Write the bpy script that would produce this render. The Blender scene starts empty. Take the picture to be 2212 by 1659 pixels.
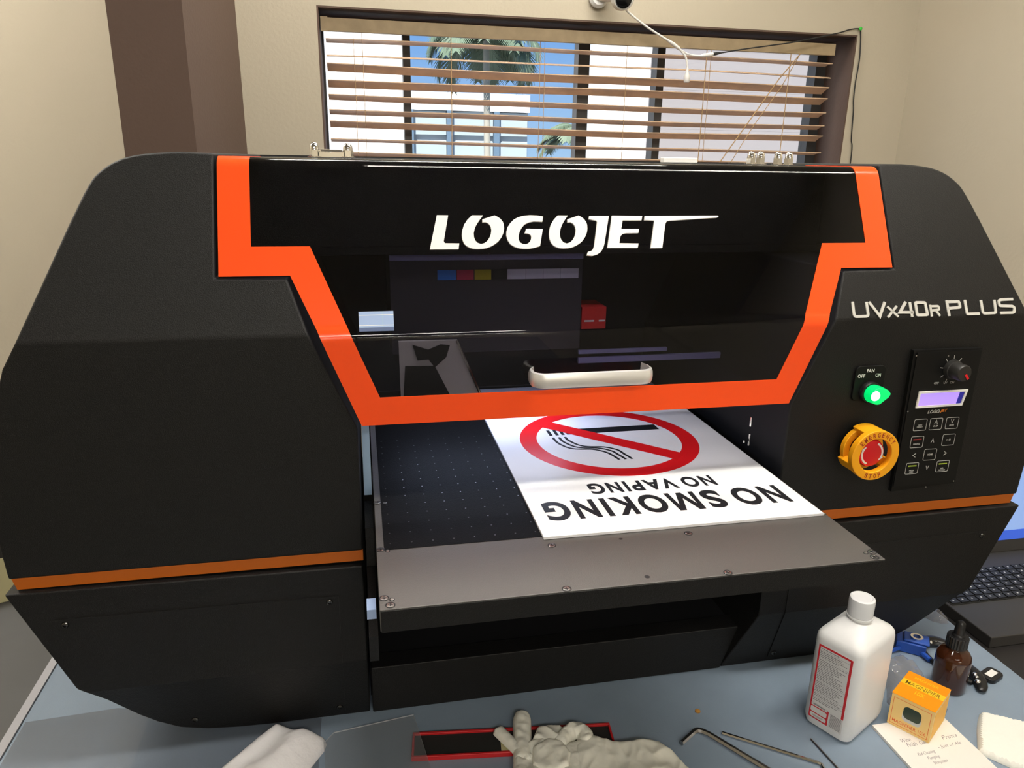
import bpy, bmesh, math, random
from mathutils import Vector, Matrix, noise
random.seed(7)
S = bpy.context.scene
COL = S.collection
PI = math.pi

# ------------------------------------------------------------------ camera
cd = bpy.data.cameras.new('camera'); cam = bpy.data.objects.new('camera', cd); COL.objects.link(cam)
r_ = Vector((0.9798566, -0.1990835, 0.0157128)); u_ = Vector((0.0430982, 0.2876361, 0.9567696)); f_ = Vector((0.1949966, 0.9368198, -0.2904222))
M = Matrix(((r_.x, u_.x, -f_.x, -0.26722), (r_.y, u_.y, -f_.y, -0.82520), (r_.z, u_.z, -f_.z, 0.72713), (0, 0, 0, 1)))
cam.matrix_world = M
cd.sensor_fit = 'HORIZONTAL'; cd.sensor_width = 36.0; cd.lens = 1589.9 / 2212 * 36.0; cd.clip_start = 0.02
S.camera = cam
# ------------------------------------------------------------------ exposure, sky, sun
vs = S.view_settings
vs.view_transform = 'Standard'; vs.look = 'None'; vs.gamma = 1.0; vs.exposure = 0.0; vs.use_curve_mapping = False
W = bpy.data.worlds.new('sky'); S.world = W; W.use_nodes = True
nt = W.node_tree; nt.nodes.clear()
wo = nt.nodes.new('ShaderNodeOutputWorld'); bg = nt.nodes.new('ShaderNodeBackground')
tc = nt.nodes.new('ShaderNodeTexCoord'); sx = nt.nodes.new('ShaderNodeSeparateXYZ'); cr = nt.nodes.new('ShaderNodeValToRGB')
nt.links.new(tc.outputs['Generated'], sx.inputs[0]); nt.links.new(sx.outputs['Z'], cr.inputs[0])
cr.color_ramp.elements[0].position = 0.0; cr.color_ramp.elements[0].color = (0.42, 0.66, 0.95, 1)
cr.color_ramp.elements[1].position = 0.22; cr.color_ramp.elements[1].color = (0.12, 0.35, 0.86, 1)
nt.links.new(cr.outputs[0], bg.inputs[0]); bg.inputs[1].default_value = 1.0
nt.links.new(bg.outputs[0], wo.inputs[0])
sd = bpy.data.lights.new('sun', 'SUN'); sd.energy = 10.5; sd.angle = 0.01; sd.color = (1, 0.96, 0.9)
sun = bpy.data.objects.new('sun', sd); COL.objects.link(sun)
sun.rotation_euler = Vector((0.25, 0.62, -0.74)).to_track_quat('-Z', 'Y').to_euler()
LIGHT_MAIN = 32.0
LIGHT_REAR = 40.0

# ------------------------------------------------------------------ materials
def new_mat(name):
    m = bpy.data.materials.new(name); m.use_nodes = True
    return m, m.node_tree, m.node_tree.nodes['Principled BSDF']
def mat(name, col, rough=0.5, metal=0.0, spec=0.5, bump=0.0, bscale=200.0, vary=0.0, vscale=6.0, emit=None, estr=0.0, coat=0.0, sss=0.0, trans=0.0, ior=1.45):
    m, t, b = new_mat(name)
    b.inputs['Base Color'].default_value = (*col, 1); b.inputs['Roughness'].default_value = rough
    b.inputs['Metallic'].default_value = metal; b.inputs['Specular IOR Level'].default_value = spec
    b.inputs['Coat Weight'].default_value = coat; b.inputs['IOR'].default_value = ior
    if sss: b.inputs['Subsurface Weight'].default_value = sss; b.inputs['Subsurface Radius'].default_value = (.02, .02, .02)
    if trans: b.inputs['Transmission Weight'].default_value = trans
    if emit: b.inputs['Emission Color'].default_value = (*emit, 1); b.inputs['Emission Strength'].default_value = estr
    co = None
    if bump or vary:
        co = t.nodes.new('ShaderNodeTexCoord')
    if bump:
        n = t.nodes.new('ShaderNodeTexNoise'); n.inputs['Scale'].default_value = bscale; n.inputs['Detail'].default_value = 3
        t.links.new(co.outputs['Object'], n.inputs['Vector'])
        bp = t.nodes.new('ShaderNodeBump'); bp.inputs['Strength'].default_value = bump; bp.inputs['Distance'].default_value = 0.002
        t.links.new(n.outputs['Fac'], bp.inputs['Height']); t.links.new(bp.outputs[0], b.inputs['Normal'])
    if vary:
        n = t.nodes.new('ShaderNodeTexNoise'); n.inputs['Scale'].default_value = vscale; n.inputs['Detail'].default_value = 5
        t.links.new(co.outputs['Object'], n.inputs['Vector'])
        rp = t.nodes.new('ShaderNodeValToRGB')
        rp.color_ramp.elements[0].position = 0.3; rp.color_ramp.elements[1].position = 0.7
        rp.color_ramp.elements[0].color = (*[c * (1 - vary) for c in col], 1); rp.color_ramp.elements[1].color = (*[min(1, c * (1 + vary)) for c in col], 1)
        t.links.new(n.outputs['Fac'], rp.inputs[0]); t.links.new(rp.outputs[0], b.inputs['Base Color'])
    return m
def sheet_mat(name, tint, rough=0.0, ior=1.49, haze=None):
    """thin clear or tinted sheet: straight-through transparency plus a mirror coat on the outer side"""
    m = bpy.data.materials.new(name); m.use_nodes = True; t = m.node_tree; t.nodes.clear()
    o = t.nodes.new('ShaderNodeOutputMaterial'); tr = t.nodes.new('ShaderNodeBsdfTransparent'); gl = t.nodes.new('ShaderNodeBsdfGlossy')
    mx = t.nodes.new('ShaderNodeMixShader'); fr = t.nodes.new('ShaderNodeFresnel'); ge = t.nodes.new('ShaderNodeNewGeometry')
    sb = t.nodes.new('ShaderNodeMath'); sb.operation = 'SUBTRACT'; sb.inputs[0].default_value = 1.0
    mu = t.nodes.new('ShaderNodeMath'); mu.operation = 'MULTIPLY'
    tr.inputs[0].default_value = (*tint, 1); gl.inputs['Roughness'].default_value = rough; fr.inputs[0].default_value = ior
    t.links.new(ge.outputs['Backfacing'], sb.inputs[1]); t.links.new(sb.outputs[0], mu.inputs[0]); t.links.new(fr.outputs[0], mu.inputs[1])
    t.links.new(mu.outputs[0], mx.inputs[0]); t.links.new(gl.outputs[0], mx.inputs[2])
    if haze:
        df = t.nodes.new('ShaderNodeBsdfDiffuse'); df.inputs[0].default_value = (*haze[0], 1)
        m2 = t.nodes.new('ShaderNodeMixShader'); m2.inputs[0].default_value = haze[1]
        t.links.new(tr.outputs[0], m2.inputs[1]); t.links.new(df.outputs[0], m2.inputs[2]); t.links.new(m2.outputs[0], mx.inputs[1])
    else:
        t.links.new(tr.outputs[0], mx.inputs[1])
    t.links.new(mx.outputs[0], o.inputs[0])
    return m
MT = {}
MT['wall'] = mat('wall_paint', (.47, .42, .325), .85, bump=.25, bscale=120, vary=.02, vscale=2)
MT['brown'] = mat('brown_paint', (.105, .066, .05), .75, bump=.25, bscale=150)
MT['ceil'] = mat('ceiling_tile', (.50, .485, .45), .9, bump=.2, bscale=60)
MT['floor'] = mat('grey_carpet', (.16, .15, .14), .95, bump=.6, bscale=300, vary=.2, vscale=60)
MT['frame'] = mat('window_frame_bronze', (.035, .034, .033), .45)
MT['glass'] = sheet_mat('window_glass', (.97, .98, .98))
MT['valance'] = mat('blind_valance_wood', (.45, .345, .21), .55, vary=.1, vscale=30)
MT['slat'] = mat('blind_slat_wood', (.64, .44, .29), .5, vary=.12, vscale=25)
MT['cord'] = mat('blind_cord', (.42, .27, .13), .8)
MT['black'] = mat('black_powder_coat', (.0070, .0067, .0066), .46, spec=.34, bump=.35, bscale=900)
MT['blackin'] = mat('black_interior', (.006, .006, .007), .6)
MT['acrylic'] = sheet_mat('smoked_acrylic', (.60, .60, .65), 0.0)
MT['orange'] = mat('orange_gloss', (.95, .085, .012), .22, spec=.4, coat=.3)
MT['stripe'] = mat('orange_stripe_paint', (.50, .115, .004), .45)
MT['white'] = mat('white_gloss', (.86, .85, .82), .35)
MT['lettering'] = mat('raised_silver_letters', (.62, .61, .57), .4, metal=.2)
MT['silver'] = mat('brushed_silver', (.86, .85, .83), .30, metal=.55)
MT['chrome'] = mat('chrome', (.85, .84, .82), .1, metal=1.0)
MT['steel'] = mat('dark_steel', (.42, .41, .40), .28, metal=1.0)
MT['screwd'] = mat('blackened_screw', (.10, .098, .095), .25, metal=1.0)
MT['bedm'] = mat('anodised_aluminium', (.070, .065, .061), .42, metal=0.0, spec=1.0, bump=.15, bscale=900)
MT['plate'] = mat('black_vacuum_plate', (.005, .0048, .0048), .5, spec=.08, bump=.2, bscale=900)
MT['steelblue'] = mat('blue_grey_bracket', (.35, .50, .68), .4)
MT['signw'] = mat('sign_white', (.86, .86, .88), .35)
MT['signr'] = mat('sign_red', (.80, .012, .016), .35)
MT['signk'] = mat('sign_black', (.014, .015, .018), .4)
MT['table'] = mat('blue_grey_laminate', (.235, .30, .38), .42, vary=.07, vscale=9, bump=.1, bscale=400)
MT['tedge'] = mat('pale_edge_band', (.42, .42, .45), .5)
MT['sided'] = mat('grey_laminate', (.095, .095, .095), .6, vary=.06, vscale=8)
MT['darkdesk'] = mat('dark_desk', (.018, .016, .016), .55)
MT['laptop'] = mat('laptop_plastic', (.045, .042, .04), .5)
MT['keycap'] = mat('keycap', (.02, .02, .02), .5)
MT['keymark'] = mat('key_legend', (.7, .7, .68), .5)
MT['screen'] = mat('laptop_screen', (.1, .2, .4), .3, emit=(.27, .37, .66), estr=.9)
MT['taskbar'] = mat('laptop_taskbar', (.02, .06, .4), .3, emit=(.05, .12, .55), estr=.8)
MT['green'] = mat('green_lit_plastic', (.0, .4, .10), .25, emit=(.0, .78, .16), estr=.9)
MT['greenhot'] = mat('green_lamp_core', (.6, 1, .8), .3, emit=(.75, 1, .88), estr=2.2)
MT['yellow'] = mat('yellow_plastic', (.92, .40, .008), .4)
MT['redb'] = mat('red_button', (.75, .012, .02), .3)
MT['redtxt'] = mat('dark_red_print', (.35, .03, .01), .5)
MT['lcd'] = mat('lcd_backlight', (.3, .2, .8), .2, emit=(.42, .27, .92), estr=.85)
MT['lcdd'] = mat('lcd_dark_end', (.01, .01, .15), .2, emit=(.02, .02, .30), estr=.6)
MT['panel'] = mat('panel_overlay', (.004, .004, .004), .5, spec=.25)
MT['mark'] = mat('panel_marking', (.45, .45, .43), .5)
MT['marko'] = mat('panel_marking_orange', (.75, .22, .02), .5)
MT['markr'] = mat('panel_marking_red', (.22, .02, .02), .5)
MT['markg'] = mat('panel_marking_green', (.32, .42, .04), .5)
MT['knob'] = mat('black_knob', (.02, .019, .018), .4)
MT['cyan'] = mat('ink_label_cyan', (.03, .22, .75), .5)
MT['magenta'] = mat('ink_label_magenta', (.55, .03, .10), .5)
MT['inky'] = mat('ink_label_yellow', (.50, .42, .02), .5)
MT['inkk'] = mat('ink_label_black', (.02, .02, .02), .5)
MT['inkw'] = mat('ink_label_white', (.72, .72, .85), .5)
MT['carr'] = mat('carriage_shell', (.045, .042, .052), .5)
MT['redpart'] = mat('red_block', (.75, .03, .03), .4)
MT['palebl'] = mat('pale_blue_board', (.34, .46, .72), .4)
MT['greyin'] = mat('grey_mirrored_plate', (.80, .75, .68), .5)
MT['purpin'] = mat('purple_rail_shape', (.28, .28, .50), .35, metal=.3)
MT['hdpe'] = mat('milky_plastic', (.79, .795, .80), .38, sss=.25)
MT['cap'] = mat('clear_white_cap', (.74, .75, .77), .25, sss=.3)
MT['label'] = mat('bottle_label_white', (.72, .71, .70), .4)
MT['labelred'] = mat('bottle_label_red', (.62, .02, .03), .4)
MT['labeltxt'] = mat('bottle_label_print', (.26, .25, .26), .5)
MT['labelpale'] = mat('bottle_stamp', (.52, .51, .50), .5)
MT['boxo'] = mat('box_orange', (.95, .30, .005), .4)
MT['boxy'] = mat('box_yellow', (.95, .55, .02), .4)
MT['boxb'] = mat('box_beige', (.80, .55, .20), .45)
MT['boxg'] = mat('box_gold_print', (.85, .45, .03), .45)
MT['boxp'] = mat('box_print_dark', (.25, .14, .01), .5)
MT['boxr'] = mat('box_print_red', (.70, .12, .02), .5)
MT['lens'] = mat('dark_green_lens', (.02, .035, .02), .2)
MT['amber'] = mat('amber_glass', (.045, .012, .004), .06, spec=.6, coat=.4)
MT['rubber'] = mat('black_rubber', (.009, .009, .010), .35)
MT['paper'] = mat('paper', (.80, .77, .72), .8)
MT['paperw'] = mat('napkin_paper', (.86, .85, .78), .9, bump=.2, bscale=200)
MT['ink'] = mat('pen_ink', (.16, .13, .16), .6)
MT['cloth'] = mat('white_wipe', (.78, .76, .77), .85, bump=.3, bscale=250)
MT['latex'] = mat('latex', (.84, .83, .74), .6, sss=.1)
MT['clear'] = sheet_mat('clear_plastic', (.93, .93, .93), .08, haze=((.6, .62, .65), .09))
MT['sheetedge'] = sheet_mat('clear_plastic_edge', (.9, .9, .9), .1, haze=((.8, .82, .85), .45))
MT['clear2'] = sheet_mat('crinkled_plastic', (.86, .86, .88), .12, haze=((.5, .5, .52), .25))
MT['redframe'] = mat('red_plastic_frame', (.55, .018, .022), .4)
MT['blackfelt'] = mat('black_insert', (.018, .018, .017), .7)
MT['bluepl'] = mat('blue_plastic', (.025, .10, .50), .35)
MT['cream'] = mat('cream_card', (.55, .50, .28), .6)
MT['camw'] = mat('camera_white', (.74, .74, .72), .35)
MT['camk'] = mat('camera_lens_black', (.008, .008, .009), .08)
MT['cablew'] = mat('white_cable', (.74, .73, .71), .5)
MT['cablek'] = mat('black_cable', (.02, .02, .02), .5)
MT['pin'] = mat('green_pin', (.04, .55, .05), .4)
MT['stucco'] = mat('white_stucco', (.86, .84, .82), .9, bump=.3, bscale=40)
MT['shutter'] = mat('pale_boards', (.30, .27, .262), .8)
MT['bldw'] = mat('office_wall', (.40, .42, .43), .8)
MT['bldg'] = mat('office_glass', (.34, .40, .42), .5)
MT['bldp'] = mat('office_pillar', (.10, .16, .22), .6)
MT['ground'] = mat('pale_concrete', (.55, .53, .50), .9)
MT['frond'] = mat('palm_frond', (.15, .20, .13), .6, vary=.25, vscale=2)
MT['trunk'] = mat('palm_trunk', (.36, .34, .28), .9, bump=.5, bscale=20)
MT['crumb'] = mat('orange_crumb', (.45, .22, .04), .7)
def emis(name, col, s):
    m = bpy.data.materials.new(name); m.use_nodes = True; t = m.node_tree; t.nodes.clear()
    o = t.nodes.new('ShaderNodeOutputMaterial'); e = t.nodes.new('ShaderNodeEmission'); e.inputs[0].default_value = (*col, 1); e.inputs[1].default_value = s
    t.links.new(e.outputs[0], o.inputs[0]); return m
MT['tube'] = emis('fluorescent_diffuser', (1, .95, .86), LIGHT_MAIN)
MT['tube3'] = emis('fluorescent_diffuser_window', (1, .95, .86), 23.0)
MT['tube4'] = emis('added_left_fill', (1, .95, .86), 52.0)  # glow of the extra fill that lifts the left wall
MT['ledm'] = emis('cool_led_strip', (.60, .70, 1.0), 28.0)
MT['tube2'] = emis('fluorescent_diffuser_rear', (1, .95, .86), LIGHT_REAR)

# ------------------------------------------------------------------ mesh helpers
class MB:
    """collects verts and faces, several materials allowed, for ONE mesh object"""
    def __init__(s): s.v = []; s.f = []; s.m = []; s.sm = []
    def add(s, vs, fs, mi=0, smooth=False):
        b = len(s.v); s.v += [tuple(v) for v in vs]
        for f in fs: s.f.append([b + i for i in f]); s.m.append(mi); s.sm.append(smooth)
    def box(s, x0, x1, y0, y1, z0, z1, mi=0, T=None):
        vs = [Vector((x, y, z)) for z in (z0, z1) for y in (y0, y1) for x in (x0, x1)]
        if T: vs = [T @ v for v in vs]
        s.add(vs, [(0, 2, 3, 1), (4, 5, 7, 6), (0, 1, 5, 4), (2, 6, 7, 3), (0, 4, 6, 2), (1, 3, 7, 5)], mi)
    def lathe(s, prof, T=None, n=24, mi=0, smooth=True, caps=True):
        """prof: list of (radius, z)"""
        vs = []; fs = []
        for (r, z) in prof:
            for i in range(n):
                a = 2 * PI * i / n; v = Vector((r * math.cos(a), r * math.sin(a), z)); vs.append(T @ v if T else v)
        for k in range(len(prof) - 1):
            for i in range(n):
                j = (i + 1) % n; fs.append((k * n + i, k * n + j, (k + 1) * n + j, (k + 1) * n + i))
        if caps:
            fs.append(tuple(range(n - 1, -1, -1))); fs.append(tuple((len(prof) - 1) * n + i for i in range(n)))
        s.add(vs, fs, mi, smooth)
    def tube(s, pts, r, n=8, mi=0):
        pts = [Vector(p) for p in pts]; rs = r if isinstance(r, (list, tuple)) else [r] * len(pts)
        vs = []; fs = []; up = Vector((0, 0, 1)); prev = None
        for k, p in enumerate(pts):
            d = (pts[min(k + 1, len(pts) - 1)] - pts[max(k - 1, 0)]).normalized()
            a = d.cross(up) if prev is None else prev - d * prev.dot(d)
            if a.length < 1e-4: a = d.cross(Vector((1, 0, 0)))
            a.normalize(); b = d.cross(a); prev = a
            for i in range(n):
                t = 2 * PI * i / n; vs.append(p + (a * math.cos(t) + b * math.sin(t)) * rs[k])
        for k in range(len(pts) - 1):
            for i in range(n):
                j = (i + 1) % n; fs.append((k * n + i, (k + 1) * n + i, (k + 1) * n + j, k * n + j))
        fs.append(tuple(range(n))); fs.append(tuple((len(pts) - 1) * n + i for i in range(n - 1, -1, -1)))
        s.add(vs, fs, mi, True)
    def shell(s, polys, front, back, mi=0, mside=None):
        """polys: 2D polygons sharing vertices; front/back map (a,b) to 3D; outline edges get side walls"""
        key = {}; pts = []
        def idx(p):
            k = (round(p[0], 5), round(p[1], 5))
            if k not in key: key[k] = len(pts); pts.append(p)
            return key[k]
        P = [[idx(p) for p in q] for q in polys]
        n = len(pts); vs = [front(*p) for p in pts] + [back(*p) for p in pts]
        es = {}
        for q in P:
            for i in range(len(q)):
                e = (q[i], q[(i + 1) % len(q)]); es[e] = 1
        ff = [tuple(q) for q in P]; bb = [tuple(n + i for i in reversed(q)) for q in P]
        ss = [(b, a, n + a, n + b) for (a, b) in es if (b, a) not in es]
        base = len(s.v); s.add(vs, ff + bb, mi)
        for f in ss: s.f.append([base + i for i in f]); s.m.append(mi if mside is None else mside); s.sm.append(False)
    def build(s, name, mats, parent=None, bevel=0.0, seg=2, angle=30, loc=None, smooth=None, recalc=True):
        me = bpy.data.meshes.new(name); me.from_pydata(s.v, [], s.f); me.update()
        mats = mats if isinstance(mats, (list, tuple)) else [mats]
        for m in mats: me.materials.append(MT[m] if isinstance(m, str) else m)
        for i, p in enumerate(me.polygons):
            p.material_index = s.m[i]; p.use_smooth = s.sm[i] if smooth is None else smooth
        if recalc:
            bm = bmesh.new(); bm.from_mesh(me); bmesh.ops.recalc_face_normals(bm, faces=bm.faces); bm.to_mesh(me); bm.free()
        if not bevel and any(p.use_smooth for p in me.polygons): me.set_sharp_from_angle(angle=math.radians(38))
        o = bpy.data.objects.new(name, me); COL.objects.link(o)
        if parent: o.parent = parent
        if loc: o.location = loc
        if bevel:
            for p in me.polygons: p.use_smooth = True
            b = o.modifiers.new('bevel', 'BEVEL'); b.width = bevel; b.segments = seg; b.limit_method = 'ANGLE'; b.angle_limit = math.radians(angle); b.harden_normals = True
        return o
def thing(name, label, cat, loc=(0, 0, 0), rz=0.0, group=None):
    o = bpy.data.objects.new(name, None); COL.objects.link(o); o.empty_display_size = .02
    o.location = loc; o.rotation_euler = (0, 0, rz); tag(o, label, cat, group); return o
def tag(o, label, cat, group=None, kind=None):
    o['label'] = label; o['category'] = cat
    if group: o['group'] = group
    if kind: o['kind'] = kind
    return o
def struct(o): o['kind'] = 'structure'; return o
def lab(o, s): o['label'] = s; return o

def text_polys(txt, shear=0.0, offset=0.0, spacing=1.0, res=3):
    """flat outline of a text string in the built-in font, normalised to its own bounding box (0..1)"""
    c = bpy.data.curves.new('t', 'FONT'); c.body = txt; c.size = 1.0; c.offset = offset; c.shear = shear; c.space_character = spacing
    c.resolution_u = res; c.fill_mode = 'FRONT'
    o = bpy.data.objects.new('t', c); COL.objects.link(o)
    dg = bpy.context.evaluated_depsgraph_get(); dg.update()
    me = bpy.data.meshes.new_from_object(o.evaluated_get(dg))
    vs = [(v.co.x, v.co.y) for v in me.vertices]; fs = [tuple(p.vertices) for p in me.polygons]
    bpy.data.objects.remove(o); bpy.data.curves.remove(c); bpy.data.meshes.remove(me)
    x0 = min(v[0] for v in vs); x1 = max(v[0] for v in vs); y0 = min(v[1] for v in vs); y1 = max(v[1] for v in vs)
    return [((v[0] - x0) / (x1 - x0), (v[1] - y0) / (y1 - y0)) for v in vs], fs, (x1 - x0) / (y1 - y0)
def put_text(mb, txt, fn, w, h, mi=0, thick=0.0003, **k):
    """fn(u,v,n) -> 3D ; text fills w by h starting at the origin"""
    vs, fs, asp = text_polys(txt, **k)
    if w is None: w = h * asp
    n = len(vs)
    V = [fn(a * w, b * h, thick) for a, b in vs]
    mb.add(V, fs, mi)
    es = {}
    for f in fs:
        for i in range(len(f)): es[(f[i], f[(i + 1) % len(f)])] = 1
    bs = [e for e in es if (e[1], e[0]) not in es]
    V2 = V + [fn(a * w, b * h, 0.0) for a, b in vs]
    mb.add(V2, [(b, a, n + a, n + b) for a, b in bs], mi)
def ribbon(mb, pts, w, fn, mi=0, thick=0.0003, closed=False):
    """flat stroke of width w along 2D points with mitred corners"""
    P = [Vector((p[0], p[1])) for p in pts]; n = len(P); L = []; R = []
    if closed: P = P[:-1] if (P[0] - P[-1]).length < 1e-6 else P; n = len(P)
    for i in range(n):
        a = P[i] - P[i - 1] if (i > 0 or closed) else P[1] - P[0]
        b = P[(i + 1) % n] - P[i] if (i < n - 1 or closed) else P[-1] - P[-2]
        a.normalize(); b.normalize(); t = (a + b)
        t = t.normalized() if t.length > 1e-6 else a
        nn = Vector((-t.y, t.x)); c = max(.45, nn.dot(Vector((-a.y, a.x)))); nn = nn * (w / 2 / c)
        L.append(P[i] + nn); R.append(P[i] - nn)
    k = n if closed else n - 1
    polys = []
    for i in range(k):
        j = (i + 1) % n
        polys.append([tuple(L[i]), tuple(R[i]), tuple(R[j]), tuple(L[j])])
    mb.shell(polys, lambda a, b: fn(a, b, thick), lambda a, b: fn(a, b, 0.0), mi)
def arc(cx, cy, r, a0, a1, n):
    return [(cx + r * math.cos(math.radians(a0 + (a1 - a0) * i / n)), cy + r * math.sin(math.radians(a0 + (a1 - a0) * i / n))) for i in range(n + 1)]
def rrect(w, d, r, n=5):
    out = []
    for (cx, cy, a) in ((w - r, d - r, 0), (-w + r, d - r, 90), (-w + r, -d + r, 180), (w - r, -d + r, 270)):
        out += arc(cx, cy, r, a, a + 90, n)
    return out
def blob(name, outline, h, mat_, parent=None, edge=.012, res=.0025, wr=.0, wscale=60, z0=0.0, seed=0, fold=None, round_=.5):
    """soft crumpled lump: a polygon outline raised towards its middle, with wrinkles; closed underneath"""
    P = [Vector(p) for p in outline]; n = len(P)
    xs = [p.x for p in P]; ys = [p.y for p in P]
    def inside(x, y):
        c = False; j = n - 1
        for i in range(n):
            if (P[i].y > y) != (P[j].y > y) and x < (P[j].x - P[i].x) * (y - P[i].y) / (P[j].y - P[i].y) + P[i].x: c = not c
            j = i
        return c
    def near(x, y):
        q = Vector((x, y)); best = 9; bp = None
        for i in range(n):
            a = P[i]; b = P[(i + 1) % n]; ab = b - a; t = max(0, min(1, (q - a).dot(ab) / max(ab.length_squared, 1e-12))); c = a + ab * t; d = (q - c).length
            if d < best: best = d; bp = c
        return best, bp
    nx = int((max(xs) - min(xs)) / res) + 2; ny = int((max(ys) - min(ys)) / res) + 2
    cells = [(i, j) for i in range(nx) for j in range(ny) if inside(min(xs) + (i + .5) * res - res / 2, min(ys) + (j + .5) * res - res / 2)]
    cs = set(cells); vid = {}; top = []; bot = []; xy = []
    def vert(i, j):
        if (i, j) in vid: return vid[(i, j)]
        x = min(xs) + (i - .5) * res; y = min(ys) + (j - .5) * res
        bnd = any((a, b) not in cs for a in (i - 1, i) for b in (j - 1, j))
        d, bp = near(x, y)
        if bnd: x, y = bp; z = .0006
        else:
            t = min(1, d / edge); z = .0006 + h * (t * (2 - t)) ** round_
            if wr:
                q = Vector((x * wscale + seed, y * wscale, seed)); w = noise.noise(q) + .5 * abs(noise.noise(q * 2.3)) + .35 * noise.noise(q * 4.1)
                z = max(.0004, z + wr * w * min(1, d / (edge * .6)))
            if fold: z += fold(x, y) * min(1, d / (edge * .5))
        vid[(i, j)] = len(xy); xy.append((x, y, z0 + z)); return vid[(i, j)]
    fs = [(vert(i, j), vert(i + 1, j), vert(i + 1, j + 1), vert(i, j + 1)) for i, j in cells]
    mb = MB(); mb.add(xy, fs, 0, True); nb = len(xy)
    mb.add([(x, y, z0 + .0001) for x, y, z in xy], [tuple(reversed(f)) for f in fs], 0, False)
    es = {}
    for f in fs:
        for i in range(4): es[(f[i], f[(i + 1) % 4])] = 1
    for (a, b) in es:
        if (b, a) not in es: mb.f.append([b, a, nb + a, nb + b]); mb.m.append(0); mb.sm.append(False)
    return mb.build(name, mat_, parent, recalc=False)

# ================================================================== the setting
ZF, ZC = -0.75, 1.75
XL, XR, YB, YW = -2.2, 1.235, -7.0, 1.10
m = MB(); m.box(XL - .1, XR + .1, YB - .1, YW + .2, ZF - .1, ZF); struct(m.build('floor', 'floor'))
m = MB(); m.box(XL - .1, XR + .1, YB - .1, YW + .22, ZC, ZC + .1); struct(m.build('ceiling', 'ceil'))
m = MB(); m.box(XL - .1, XL, YB, YW + .2, ZF, ZC); struct(m.build('wall_left', 'wall'))
m = MB(); m.box(XR, XR + .1, YB, YW + .2, ZF, ZC); struct(m.build('wall_right', 'wall'))
m = MB(); m.box(XL, XR, YB - .1, YB, ZF, ZC); struct(m.build('wall_front', 'wall'))
WX0, WX1, WZ0, WZ1 = -.341, 1.061, .48, 1.062
m = MB()
m.box(XL, WX0, YW, YW + .2, ZF, ZC); m.box(WX1, XR, YW, YW + .2, ZF, ZC); m.box(WX0, WX1, YW, YW + .2, ZF, WZ0); m.box(WX0, WX1, YW, YW + .2, WZ1, ZC)
struct(m.build('wall_back', 'wall'))
m = MB(); t_ = .004
m.box(WX0, WX0 + t_, YW + .0005, YW + .2, WZ0, WZ1); m.box(WX1 - t_, WX1, YW + .0005, YW + .2, WZ0, WZ1)
m.box(WX0 + t_, WX1 - t_, YW + .0005, YW + .2, WZ1 - t_, WZ1); m.box(WX0 + t_, WX1 - t_, YW + .0005, YW + .2, WZ0, WZ0 + t_)
struct(m.build('trim_1', 'brown'))
# brown stub wall that ends behind the printer's left shoulder
m = MB()
m.add([(-.659, .62, ZF), (-.541, .62, ZF), (-.519, YW, ZF), (-.659, YW, ZF), (-.659, .62, ZC), (-.541, .62, ZC), (-.519, YW, ZC), (-.659, YW, ZC)],
      [(0, 1, 5, 4), (1, 2, 6, 5), (2, 3, 7, 6), (3, 0, 4, 7), (4, 5, 6, 7), (3, 2, 1, 0)])
struct(m.build('trim_2', 'brown'))
# window: bronze frame, mullions and panes
win = thing('window_1', 'bronze framed window with four panes behind the wooden blind', 'window'); struct(win)
fx = [(-.337, -.3324), (-.1387, -.1198), (.3246, .3557), (.5475, .5691), (1.026, 1.057)]
m = MB()
for a, b in fx: m.box(a, b, 1.22, 1.262, WZ0 + .004, WZ1 - .004)
m.box(-.337, 1.057, 1.221, 1.261, WZ1 - .03, WZ1 - .004); m.box(-.337, 1.057, 1.221, 1.261, WZ0 + .004, WZ0 + .035)
m.build('window_frame', 'frame', win)
for k in range(4):
    m = MB(); m.box(fx[k][1], fx[k + 1][0], 1.247, 1.252, WZ0 + .035, WZ1 - .03); m.build('window_pane', 'glass', win)
# ceiling lights
def strip(x0, x1, y0, y1, matn, label):
    t = thing('ceiling_light', label, 'light', ((x0 + x1) / 2, (y0 + y1) / 2, ZC))
    hx = (x1 - x0) / 2; hy = (y1 - y0) / 2
    m = MB(); m.box(-hx, hx, -hy, hy, -.022, 0); m.build('housing', 'white', t)
    m = MB(); m.box(-hx + .012, hx - .012, -hy + .012, hy - .012, -.034, -.0222); m.build('diffuser', matn, t)
strip(-.25, 1.15, -.36, -.16, 'tube', 'long fluorescent ceiling light right above the printer')
strip(-.5, .62, .66, .86, 'tube3', 'long fluorescent ceiling light between the printer and the window wall')
strip(-.75, 1.65, -6.1, -5.75, 'tube2', 'fluorescent ceiling light at the far end of the room')
strip(-1.95, -1.0, .45, .65, 'tube4', 'added fill light above the grey side desk, brightening the left wall')  # unseen fixture added only to brighten the wall on the left
strip(-.9, .5, -2.5, -2.25, 'tube2', 'fluorescent ceiling light behind the camera')

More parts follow.
